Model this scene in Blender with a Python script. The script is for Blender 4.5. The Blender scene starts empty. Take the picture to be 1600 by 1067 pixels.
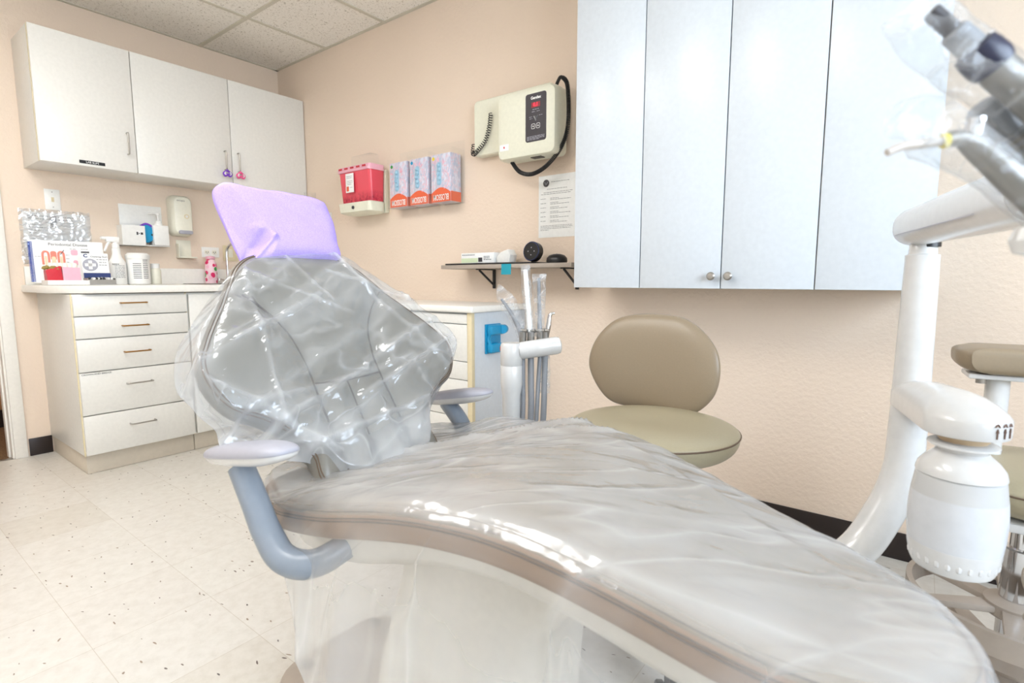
import bpy, bmesh, math, random
from mathutils import Vector, Matrix, noise
random.seed(7)
S = bpy.context.scene
COL = S.collection
V = Vector
PI = math.pi

# ---------------------------------------------------------------- materials
def lin(c):
    c = c / 255.0
    return c / 12.92 if c <= 0.04045 else ((c + 0.055) / 1.055) ** 2.4
def rgb(r, g, b): return (lin(r), lin(g), lin(b), 1.0)

class NM:
    """small node helper"""
    def __init__(s, name):
        s.m = bpy.data.materials.new(name); s.m.use_nodes = True
        s.t = s.m.node_tree; s.n = s.t.nodes; s.l = s.t.links
        s.b = s.n['Principled BSDF']; s.out = s.n['Material Output']
    def new(s, t, **kw):
        n = s.n.new(t)
        for k, v in kw.items():
            if k in n.inputs: n.inputs[k].default_value = v
            else: setattr(n, k, v)
        return n
    def link(s, a, b): s.l.new(a, b)
    def coord(s, which='Object', scale=(1, 1, 1), rot=(0, 0, 0)):
        c = s.new('ShaderNodeTexCoord'); mp = s.new('ShaderNodeMapping')
        mp.inputs['Scale'].default_value = scale; mp.inputs['Rotation'].default_value = rot
        s.link(c.outputs[which], mp.inputs['Vector']); return mp.outputs['Vector']
    def bump(s, height, strength=0.3, dist=0.002):
        b = s.new('ShaderNodeBump'); b.inputs['Strength'].default_value = strength
        b.inputs['Distance'].default_value = dist
        s.link(height, b.inputs['Height']); s.link(b.outputs['Normal'], s.b.inputs['Normal']); return b
    def noise(s, vec, scale, detail=3, rough=0.5, dist=0.0):
        n = s.new('ShaderNodeTexNoise'); n.inputs['Scale'].default_value = scale
        n.inputs['Detail'].default_value = detail; n.inputs['Roughness'].default_value = rough
        n.inputs['Distortion'].default_value = dist
        s.link(vec, n.inputs['Vector']); return n
    def ramp(s, fac, stops):
        r = s.new('ShaderNodeValToRGB'); e = r.color_ramp.elements
        while len(e) < len(stops): e.new(0.5)
        for i, (p, c) in enumerate(stops): e[i].position = p; e[i].color = c
        s.link(fac, r.inputs['Fac']); return r

def pm(name, col, rough=0.5, metal=0.0, spec=0.5, bump=None, trans=0.0, emis=None, coat=0.0, sss=0.0, alpha=None):
    k = NM(name); b = k.b
    b.inputs['Base Color'].default_value = col
    b.inputs['Roughness'].default_value = rough
    b.inputs['Metallic'].default_value = metal
    b.inputs['Specular IOR Level'].default_value = spec
    b.inputs['Coat Weight'].default_value = coat
    b.inputs['Transmission Weight'].default_value = trans
    if sss: b.inputs['Subsurface Weight'].default_value = sss; b.inputs['Subsurface Radius'].default_value = (.02, .02, .02)
    if alpha is not None: b.inputs['Alpha'].default_value = alpha
    if emis: b.inputs['Emission Color'].default_value = emis[0]; b.inputs['Emission Strength'].default_value = emis[1]
    v = k.coord()
    n = k.noise(v, (bump or (60, 0, 0))[0], 4)
    # slight procedural tone variation so nothing is a dead flat colour
    r = k.ramp(n.outputs['Fac'], [(0.3, tuple(c * 0.97 for c in col[:3]) + (1,)), (0.7, tuple(min(1, c * 1.02) for c in col[:3]) + (1,))])
    k.link(r.outputs['Color'], b.inputs['Base Color'])
    if bump: k.bump(n.outputs['Fac'], bump[1], bump[2])
    return k.m

M = {}
def wall_mat(name, col):
    k = NM(name); v = k.coord()
    n1 = k.noise(v, 55, 3, .55); n2 = k.noise(v, 1.3, 3)
    r = k.ramp(n2.outputs['Fac'], [(.3, tuple(c * .96 for c in col[:3]) + (1,)), (.7, col)])
    k.link(r.outputs['Color'], k.b.inputs['Base Color']); k.b.inputs['Roughness'].default_value = .62
    k.b.inputs['Specular IOR Level'].default_value = .3
    k.bump(n1.outputs['Fac'], .55, .006); return k.m
M['wall'] = wall_mat('wall_paint', rgb(236, 217, 198))
M['wallw'] = wall_mat('wall_paint_pale', rgb(228, 222, 214))
def ceil_mat():
    k = NM('ceiling_tile'); v = k.coord(scale=(1, 1, 1))
    vo = k.new('ShaderNodeTexNoise'); vo.inputs['Scale'].default_value = 95; vo.inputs['Detail'].default_value = 3; vo.inputs['Distortion'].default_value = 1.2
    k.link(v, vo.inputs['Vector'])
    r = k.ramp(vo.outputs['Fac'], [(.0, rgb(150, 142, 128)), (.33, rgb(190, 182, 168)), (.42, rgb(242, 237, 228)), (1, rgb(248, 244, 236))])
    k.link(r.outputs['Color'], k.b.inputs['Base Color']); k.b.inputs['Roughness'].default_value = .95
    k.bump(vo.outputs['Fac'], .6, .004); return k.m
M['ceil'] = ceil_mat()
def floor_mat():
    k = NM('vinyl_tile'); v = k.coord()
    sep = k.new('ShaderNodeSeparateXYZ'); k.link(v, sep.inputs[0])
    def joint(out, off):
        a = k.new('ShaderNodeMath', operation='ADD'); a.inputs[1].default_value = off; k.link(out, a.inputs[0])
        d = k.new('ShaderNodeMath', operation='DIVIDE'); d.inputs[1].default_value = .305; k.link(a.outputs[0], d.inputs[0])
        f = k.new('ShaderNodeMath', operation='FRACT'); k.link(d.outputs[0], f.inputs[0])
        s2 = k.new('ShaderNodeMath', operation='SUBTRACT'); s2.inputs[1].default_value = .5; k.link(f.outputs[0], s2.inputs[0])
        ab = k.new('ShaderNodeMath', operation='ABSOLUTE'); k.link(s2.outputs[0], ab.inputs[0])
        g = k.new('ShaderNodeMath', operation='GREATER_THAN'); g.inputs[1].default_value = .497; k.link(ab.outputs[0], g.inputs[0])
        fl = k.new('ShaderNodeMath', operation='FLOOR'); k.link(d.outputs[0], fl.inputs[0])
        return g.outputs[0], fl.outputs[0]
    jx, ix = joint(sep.outputs['X'], 10.0 * .305 - 2.56); jy, iy = joint(sep.outputs['Y'], 20.0 * .305 + 1.608)
    mx = k.new('ShaderNodeMath', operation='MAXIMUM'); k.link(jx, mx.inputs[0]); k.link(jy, mx.inputs[1])
    # tile tone
    cmb = k.new('ShaderNodeCombineXYZ'); k.link(ix, cmb.inputs[0]); k.link(iy, cmb.inputs[1])
    wn = k.new('ShaderNodeTexWhiteNoise'); k.link(cmb.outputs[0], wn.inputs['Vector'])
    tone = k.ramp(wn.outputs['Value'], [(0, rgb(208, 203, 193)), (.12, rgb(215, 211, 204)), (1, rgb(217, 214, 207))])
    # streaky mottling
    vs = k.coord(scale=(1, 1, 1), rot=(0, 0, .5)); n1 = k.noise(vs, 28, 4, .65)
    mot = k.ramp(n1.outputs['Fac'], [(.3, (.9, .89, .87, 1)), (.6, (1, 1, 1, 1))])
    mul = k.new('ShaderNodeMixRGB', blend_type='MULTIPLY'); mul.inputs['Fac'].default_value = 1
    k.link(tone.outputs['Color'], mul.inputs['Color1']); k.link(mot.outputs['Color'], mul.inputs['Color2'])
    # dark chips: small stretched voronoi cells
    wob = k.noise(v, 9, 2)
    mixv = k.new('ShaderNodeMixRGB'); mixv.inputs['Fac'].default_value = .06
    k.link(v, mixv.inputs['Color1']); k.link(wob.outputs['Color'], mixv.inputs['Color2'])
    mp = k.new('ShaderNodeMapping'); mp.inputs['Scale'].default_value = (1, 2.6, 1); mp.inputs['Rotation'].default_value = (0, 0, .9)
    k.link(mixv.outputs['Color'], mp.inputs['Vector'])
    vo = k.new('ShaderNodeTexVoronoi'); vo.inputs['Scale'].default_value = 20; k.link(mp.outputs['Vector'], vo.inputs['Vector'])
    chip = k.new('ShaderNodeMath', operation='LESS_THAN'); chip.inputs[1].default_value = .125; k.link(vo.outputs['Distance'], chip.inputs[0])
    sepc = k.new('ShaderNodeSeparateColor'); k.link(vo.outputs['Color'], sepc.inputs[0])
    pick = k.new('ShaderNodeMath', operation='GREATER_THAN'); pick.inputs[1].default_value = .48; k.link(sepc.outputs[0], pick.inputs[0])
    both = k.new('ShaderNodeMath', operation='MULTIPLY'); k.link(chip.outputs[0], both.inputs[0]); k.link(pick.outputs[0], both.inputs[1])
    cc = k.ramp(sepc.outputs[1], [(0, rgb(84, 76, 74)), (.5, rgb(150, 132, 112)), (1, rgb(120, 112, 110))])
    m2 = k.new('ShaderNodeMixRGB'); k.link(both.outputs[0], m2.inputs['Fac']); k.link(mul.outputs['Color'], m2.inputs['Color1']); k.link(cc.outputs['Color'], m2.inputs['Color2'])
    m3 = k.new('ShaderNodeMixRGB'); jf = k.new('ShaderNodeMath', operation='MULTIPLY'); jf.inputs[1].default_value = .35; k.link(mx.outputs[0], jf.inputs[0])
    k.link(jf.outputs[0], m3.inputs['Fac']); k.link(m2.outputs['Color'], m3.inputs['Color1']); m3.inputs['Color2'].default_value = rgb(150, 128, 95)
    k.link(m3.outputs['Color'], k.b.inputs['Base Color'])
    k.b.inputs['Roughness'].default_value = .3; k.b.inputs['Specular IOR Level'].default_value = .45
    n3 = k.noise(v, 6, 3); k.bump(n3.outputs['Fac'], .12, .01)
    return k.m
M['floor'] = floor_mat()
def carpet_mat():
    k = NM('carpet'); v = k.coord(); n = k.noise(v, 160, 4, .8)
    r = k.ramp(n.outputs['Fac'], [(.35, rgb(96, 70, 46)), (.65, rgb(166, 130, 92))])
    k.link(r.outputs['Color'], k.b.inputs['Base Color']); k.b.inputs['Roughness'].default_value = 1
    k.bump(n.outputs['Fac'], 1, .01); return k.m
M['carpet'] = carpet_mat()
M['lam'] = pm('laminate_cream', rgb(230, 228, 222), .32, spec=.4)
M['lamw'] = pm('laminate_white', rgb(211, 217, 223), .28, spec=.4)
M['edge'] = pm('laminate_edge', rgb(226, 212, 176), .5)
M['toe'] = pm('toe_kick_vinyl', rgb(214, 204, 188), .45)
M['top'] = pm('counter_laminate', rgb(243, 240, 233), .25)
M['base'] = pm('black_cove_base', rgb(38, 28, 26), .35)
M['trimw'] = pm('door_trim_paint', rgb(238, 234, 226), .4)
M['grid'] = pm('ceiling_grid', rgb(206, 200, 184), .5)
M['white'] = pm('white_plastic', rgb(240, 239, 235), .32)
M['offw'] = pm('offwhite_plastic', rgb(234, 231, 215), .38)
M['cream'] = pm('cream_plastic', rgb(232, 231, 212), .38)
M['brass'] = pm('brass_metal', rgb(168, 124, 70), .3, metal=.9)
M['nickel'] = pm('nickel_metal', rgb(176, 172, 166), .28, metal=.9)
M['chrome'] = pm('chrome_metal', rgb(214, 214, 216), .09, metal=1)
M['black'] = pm('black_plastic', rgb(26, 26, 28), .35)
M['dgrey'] = pm('dark_grey_plastic', rgb(66, 64, 68), .4)
M['paper'] = pm('paper', rgb(244, 244, 242), .8)
M['ink'] = pm('grey_ink', rgb(120, 120, 124), .8)
M['inkd'] = pm('dark_ink', rgb(52, 50, 54), .7)
M['navy'] = pm('navy_card', rgb(28, 48, 110), .5)
M['teal'] = pm('teal_card', rgb(20, 150, 170), .5)
M['blue'] = pm('blue_plastic', rgb(20, 148, 196), .35)
M['bluew'] = pm('blue_wire', rgb(40, 84, 190), .4)
M['purple'] = pm('purple_plastic', rgb(120, 60, 190), .35)
M['pink'] = pm('pink_plastic', rgb(238, 92, 150), .35)
M['lpink'] = pm('pale_pink_gum', rgb(240, 180, 196), .35)
M['red'] = pm('red_gum', rgb(200, 34, 50), .3)
M['olive'] = pm('tartar_brown', rgb(150, 130, 66), .6)
M['tooth'] = pm('tooth_white', rgb(246, 242, 228), .25)
M['orange'] = pm('orange_print', rgb(232, 104, 66), .6)
M['lilac'] = pm('lilac_plastic', rgb(176, 138, 202), .4)
M['yellow'] = pm('yellow_mark', rgb(226, 206, 60), .5)
M['green'] = pm('green_mark', rgb(50, 150, 70), .5)
M['led'] = pm('red_led_digits', rgb(230, 30, 50), .4, emis=(rgb(255, 30, 60), 1.2))
M['ledbg'] = pm('led_window', rgb(150, 16, 36), .3)
M['taupe'] = pm('taupe_vinyl', rgb(146, 130, 108), .36, bump=(220, .12, .0006), spec=.5)
M['khaki'] = pm('khaki_vinyl', rgb(166, 156, 130), .36, bump=(220, .12, .0006), spec=.5)
M['armpad'] = pm('grey_arm_pad', rgb(168, 168, 178), .42)
M['armtube'] = pm('bluegrey_arm_paint', rgb(132, 140, 150), .3)
M['enamel'] = pm('white_enamel', rgb(210, 209, 207), .22, coat=.3)
M['basegrey'] = pm('taupe_cast_paint', rgb(166, 154, 142), .38)
M['shell'] = pm('cream_shell', rgb(222, 216, 204), .35)
M['hose'] = pm('grey_hose', rgb(136, 138, 142), .45)
M['steel'] = pm('brushed_steel', rgb(134, 130, 124), .38, metal=.6)
M['darkblue'] = pm('dark_anodised_ring', rgb(34, 36, 60), .35, metal=.0)
M['seam'] = pm('dark_seam_thread', rgb(92, 86, 80), .8)  # darker thread drawn along the backrest seams
M['stitch'] = pm('dark_thread', rgb(104, 86, 70), .8)
M['shelfw'] = pm('grey_wood_shelf', rgb(168, 156, 144), .5, bump=(30, .2, .001))
M['neck'] = pm('tan_neck_ring', rgb(196, 172, 140), .4)
M['skin_ring'] = pm('ivory_nozzle', rgb(186, 178, 170), .35)
M['bezel'] = pm('charcoal_panel', rgb(58, 54, 60), .45)
M['glove'] = pm('blue_glove_film', rgb(160, 196, 216), .6)

def clear_mat(name, tint, gloss=.12, diff=.04, rough=.08):
    """thin clear plastic: mostly see-through, glossy at grazing angles"""
    k = NM(name); k.n.remove(k.b)
    t = k.new('ShaderNodeBsdfTransparent'); t.inputs[0].default_value = tint
    g = k.new('ShaderNodeBsdfGlossy'); g.inputs['Roughness'].default_value = rough
    d = k.new('ShaderNodeBsdfDiffuse'); d.inputs[0].default_value = (.9, .9, .9, 1)
    lw = k.new('ShaderNodeLayerWeight'); lw.inputs['Blend'].default_value = .5
    fr = k.new('ShaderNodeMath', operation='POWER'); fr.inputs[1].default_value = 4; k.link(lw.outputs['Facing'], fr.inputs[0])
    ad = k.new('ShaderNodeMath', operation='MULTIPLY_ADD', use_clamp=True); ad.inputs[1].default_value = .45; ad.inputs[2].default_value = gloss * .25; k.link(fr.outputs[0], ad.inputs[0])
    m1 = k.new('ShaderNodeMixShader'); m1.inputs[0].default_value = diff
    m2 = k.new('ShaderNodeMixShader'); k.link(ad.outputs[0], m2.inputs[0])
    k.link(t.outputs[0], m1.inputs[1]); k.link(d.outputs[0], m1.inputs[2])
    k.link(m1.outputs[0], m2.inputs[1]); k.link(g.outputs[0], m2.inputs[2])
    k.link(m2.outputs[0], k.out.inputs['Surface']); return k.m
M['clear'] = clear_mat('clear_acrylic', (.992, .996, .996, 1), .10, .004)
M['glass'] = clear_mat('window_glass', (.96, .98, 1, 1), .1, .0)

def film_mat(name, haze, haze_hi, bump=1.0, scale=9.0, rough=.14, tint=(.95, .96, .97, 1), col=(.93, .94, .96, 1), gl=.10, rots=((.4, .6, .3), (-.5, .3, .9)), zk=1.0):
    """crinkled polythene film: clear, milky where creased, gathered or whitened to imitate glare ('gather' attribute), with sharp highlights"""
    k = NM(name); k.n.remove(k.b)
    v = k.coord()
    warp = k.noise(v, 2.2, 2); mv = k.new('ShaderNodeMixRGB'); mv.inputs['Fac'].default_value = .07
    k.link(v, mv.inputs['Color1']); k.link(warp.outputs['Color'], mv.inputs['Color2'])
    def ridge(sc, stretch, rot, detail=2, wid=5.0):
        mp = k.new('ShaderNodeMapping'); mp.vector_type = 'TEXTURE'; mp.inputs['Scale'].default_value = tuple(1 / q for q in stretch); mp.inputs['Rotation'].default_value = rot
        k.link(mv.outputs['Color'], mp.inputs['Vector'])
        n = k.noise(mp.outputs['Vector'], sc, detail, .45, .25)
        a = k.new('ShaderNodeMath', operation='SUBTRACT'); a.inputs[1].default_value = .5; k.link(n.outputs['Fac'], a.inputs[0])
        b = k.new('ShaderNodeMath', operation='ABSOLUTE'); k.link(a.outputs[0], b.inputs[0])
        c = k.new('ShaderNodeMath', operation='MULTIPLY'); c.inputs[1].default_value = wid; k.link(b.outputs[0], c.inputs[0])
        d = k.new('ShaderNodeMath', operation='SUBTRACT', use_clamp=True); d.inputs[0].default_value = 1; k.link(c.outputs[0], d.inputs[1])
        return d.outputs[0]
    r1 = ridge(scale, (1, .16, 1.3 * zk), rots[0]); r2 = ridge(scale * 1.6, (1.4, .22, zk), rots[1], 2, 7); r3 = ridge(scale * 4, (1, .5, zk), rots[0], 3, 5)
    mx = k.new('ShaderNodeMath', operation='MAXIMUM'); k.link(r1, mx.inputs[0]); k.link(r2, mx.inputs[1])
    ad = k.new('ShaderNodeMath', operation='MULTIPLY_ADD'); k.link(r3, ad.inputs[0]); ad.inputs[1].default_value = .3; k.link(mx.outputs[0], ad.inputs[2])
    bp = k.new('ShaderNodeBump'); bp.inputs['Strength'].default_value = bump; bp.inputs['Distance'].default_value = .010
    k.link(ad.outputs[0], bp.inputs['Height'])
    p = k.new('ShaderNodeMath', operation='POWER'); k.link(mx.outputs[0], p.inputs[0]); p.inputs[1].default_value = 5
    hz = k.new('ShaderNodeMapRange'); k.link(p.outputs[0], hz.inputs['Value']); hz.inputs['To Min'].default_value = haze; hz.inputs['To Max'].default_value = haze_hi
    at = k.new('ShaderNodeAttribute'); at.attribute_name = 'gather_glare'
    ah = k.new('ShaderNodeMath', operation='ADD', use_clamp=True); k.link(hz.outputs[0], ah.inputs[0]); k.link(at.outputs['Fac'], ah.inputs[1])
    t = k.new('ShaderNodeBsdfTransparent'); t.inputs[0].default_value = tint
    d = k.new('ShaderNodeBsdfDiffuse'); d.inputs[0].default_value = col; k.link(bp.outputs[0], d.inputs['Normal'])
    tr = k.new('ShaderNodeBsdfTranslucent'); tr.inputs[0].default_value = col
    md = k.new('ShaderNodeMixShader'); md.inputs[0].default_value = .35; k.link(d.outputs[0], md.inputs[1]); k.link(tr.outputs[0], md.inputs[2])
    g = k.new('ShaderNodeBsdfGlossy'); g.inputs['Roughness'].default_value = rough; k.link(bp.outputs[0], g.inputs['Normal'])
    lw = k.new('ShaderNodeLayerWeight'); lw.inputs['Blend'].default_value = .5; k.link(bp.outputs[0], lw.inputs['Normal'])
    fr = k.new('ShaderNodeMath', operation='POWER'); fr.inputs[1].default_value = 4; k.link(lw.outputs['Facing'], fr.inputs[0])
    fa = k.new('ShaderNodeMath', operation='MULTIPLY_ADD', use_clamp=True); fa.inputs[1].default_value = .5; fa.inputs[2].default_value = gl; k.link(fr.outputs[0], fa.inputs[0])
    m1 = k.new('ShaderNodeMixShader'); k.link(ah.outputs[0], m1.inputs[0]); k.link(t.outputs[0], m1.inputs[1]); k.link(md.outputs[0], m1.inputs[2])
    m2 = k.new('ShaderNodeMixShader'); k.link(fa.outputs[0], m2.inputs[0]); k.link(m1.outputs[0], m2.inputs[1]); k.link(g.outputs[0], m2.inputs[2])
    k.link(m2.outputs[0], k.out.inputs['Surface']); return k.m
M['film_back'] = film_mat('film_back', .07, .26, .7, 5, .12, tint=(.95, .97, .99, 1), gl=.06, rots=((.42, 0, .1), (.95, .1, -.2)))
M['film_seat'] = film_mat('film_seat', .08, .26, .5, 5, .16, col=(.86, .87, .885, 1), gl=.10, rots=((0, 0, -1.38), (0, 0, -.95)), zk=.14)
M['film_sleeve'] = film_mat('film_sleeve', .04, .28, .5, 14, .12, gl=.03)
M['sheet'] = film_mat('sheet_protector', .10, .6, .22, 8, .14, gl=.26)
def bib_mat():
    k = NM('bib_paper'); v = k.coord(scale=(1, 1, 1))
    w = k.new('ShaderNodeTexVoronoi'); w.inputs['Scale'].default_value = 330; k.link(v, w.inputs['Vector'])
    r = k.ramp(w.outputs['Distance'], [(0, rgb(162, 141, 222)), (.6, rgb(182, 161, 240))])
    k.link(r.outputs['Color'], k.b.inputs['Base Color']); k.b.inputs['Roughness'].default_value = .7
    k.bump(w.outputs['Distance'], .35, .001); return k.m
M['bib'] = bib_mat()
def floral_mat():
    k = NM('pink_floral'); v = k.coord()
    vo = k.new('ShaderNodeTexVoronoi'); vo.inputs['Scale'].default_value = 32; k.link(v, vo.inputs['Vector'])
    s = k.new('ShaderNodeSeparateColor'); k.link(vo.outputs['Color'], s.inputs[0])
    c = k.ramp(s.outputs[0], [(0, rgb(226, 40, 104)), (.35, rgb(244, 110, 160)), (.6, rgb(250, 190, 210)), (.8, rgb(60, 160, 70)), (1, rgb(250, 240, 240))])
    c.color_ramp.interpolation = 'CONSTANT'
    m = k.new('ShaderNodeMath', operation='LESS_THAN'); m.inputs[1].default_value = .45; k.link(vo.outputs['Distance'], m.inputs[0])
    mx = k.new('ShaderNodeMixRGB'); k.link(m.outputs[0], mx.inputs['Fac']); mx.inputs['Color1'].default_value = rgb(250, 214, 222); k.link(c.outputs['Color'], mx.inputs['Color2'])
    k.link(mx.outputs['Color'], k.b.inputs['Base Color']); k.b.inputs['Roughness'].default_value = .3; return k.m
M['floral'] = floral_mat()
def redbin_mat():
    k = NM('red_translucent'); v = k.coord(); n = k.noise(v, 38, 4, .7)
    s = k.new('ShaderNodeSeparateXYZ'); k.link(v, s.inputs[0])
    mr = k.new('ShaderNodeMapRange'); k.link(s.outputs['Z'], mr.inputs['Value'])
    mr.inputs['From Min'].default_value = .08; mr.inputs['From Max'].default_value = .14; mr.inputs['To Min'].default_value = 1; mr.inputs['To Max'].default_value = 0
    r = k.ramp(n.outputs['Fac'], [(.35, rgb(150, 26, 52)), (.65, rgb(226, 74, 92))])
    m = k.new('ShaderNodeMixRGB'); k.link(mr.outputs[0], m.inputs['Fac']); m.inputs['Color1'].default_value = rgb(232, 86, 100); k.link(r.outputs['Color'], m.inputs['Color2'])
    k.link(m.outputs['Color'], k.b.inputs['Base Color']); k.b.inputs['Roughness'].default_value = .25; return k.m
M['redbin'] = redbin_mat()
def glovebox_mat():
    k = NM('glove_box_card'); v = k.coord(scale=(1, 1, .35)); n = k.noise(v, 60, 4, .6, 1.5)
    r = k.ramp(n.outputs['Fac'], [(.40, rgb(186, 192, 212)), (.49, rgb(206, 208, 222)), (.52, rgb(232, 170, 180)), (.55, rgb(216, 219, 232))])
    k.link(r.outputs['Color'], k.b.inputs['Base Color']); k.b.inputs['Roughness'].default_value = .5; return k.m
M['gbox'] = glovebox_mat()
def bottle_mat():
    k = NM('milky_bottle'); v = k.coord(); s = k.new('ShaderNodeSeparateXYZ'); k.link(v, s.inputs[0])
    b = k.b; b.inputs['Base Color'].default_value = rgb(220, 220, 219); b.inputs['Roughness'].default_value = .25
    b.inputs['Transmission Weight'].default_value = .25; b.inputs['Subsurface Weight'].default_value = 0
    n = k.noise(v, 20, 2); k.bump(n.outputs['Fac'], .05, .002); return k.m
M['bottle'] = bottle_mat()
M['water'] = pm('bottle_below_waterline', rgb(206, 208, 211), .25)

# ---------------------------------------------------------------- mesh builder
def FR(o, right, up):
    r = V(right).normalized(); u = V(up).normalized(); n = r.cross(u)
    m = Matrix((r, u, n)).transposed().to_4x4(); m.translation = V(o); return m
WA = lambda y, z, x=0.0: FR((x, y, z), (0, 1, 0), (0, 0, 1))      # frame on the left wall, facing +x
WB = lambda x, z, y=0.0: FR((x, y, z), (1, 0, 0), (0, 0, 1))      # frame on the right wall, facing -y
def crom(pts, n=8, closed=False):
    P = [V(p) for p in pts]; N = len(P); out = []
    segs = N if closed else N - 1
    for i in range(segs):
        if closed: a, b, c, d = P[i - 1], P[i], P[(i + 1) % N], P[(i + 2) % N]
        else: a, b, c, d = P[max(i - 1, 0)], P[i], P[i + 1], P[min(i + 2, N - 1)]
        for j in range(n):
            t = j / n
            out.append(.5 * ((2 * b) + (c - a) * t + (2 * a - 5 * b + 4 * c - d) * t * t + (3 * b - a - 3 * c + d) * t ** 3))
    if not closed: out.append(P[-1])
    return out
def resample(P, n, closed=True):
    Q = P + [P[0]] if closed else P
    L = [0]
    for a, b in zip(Q, Q[1:]): L.append(L[-1] + (b - a).length)
    out = []; j = 0
    for i in range(n):
        s = L[-1] * i / (n if closed else n - 1)
        while j < len(L) - 2 and L[j + 1] < s: j += 1
        t = (s - L[j]) / max(1e-9, L[j + 1] - L[j]); out.append(Q[j].lerp(Q[j + 1], t))
    return out

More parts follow.
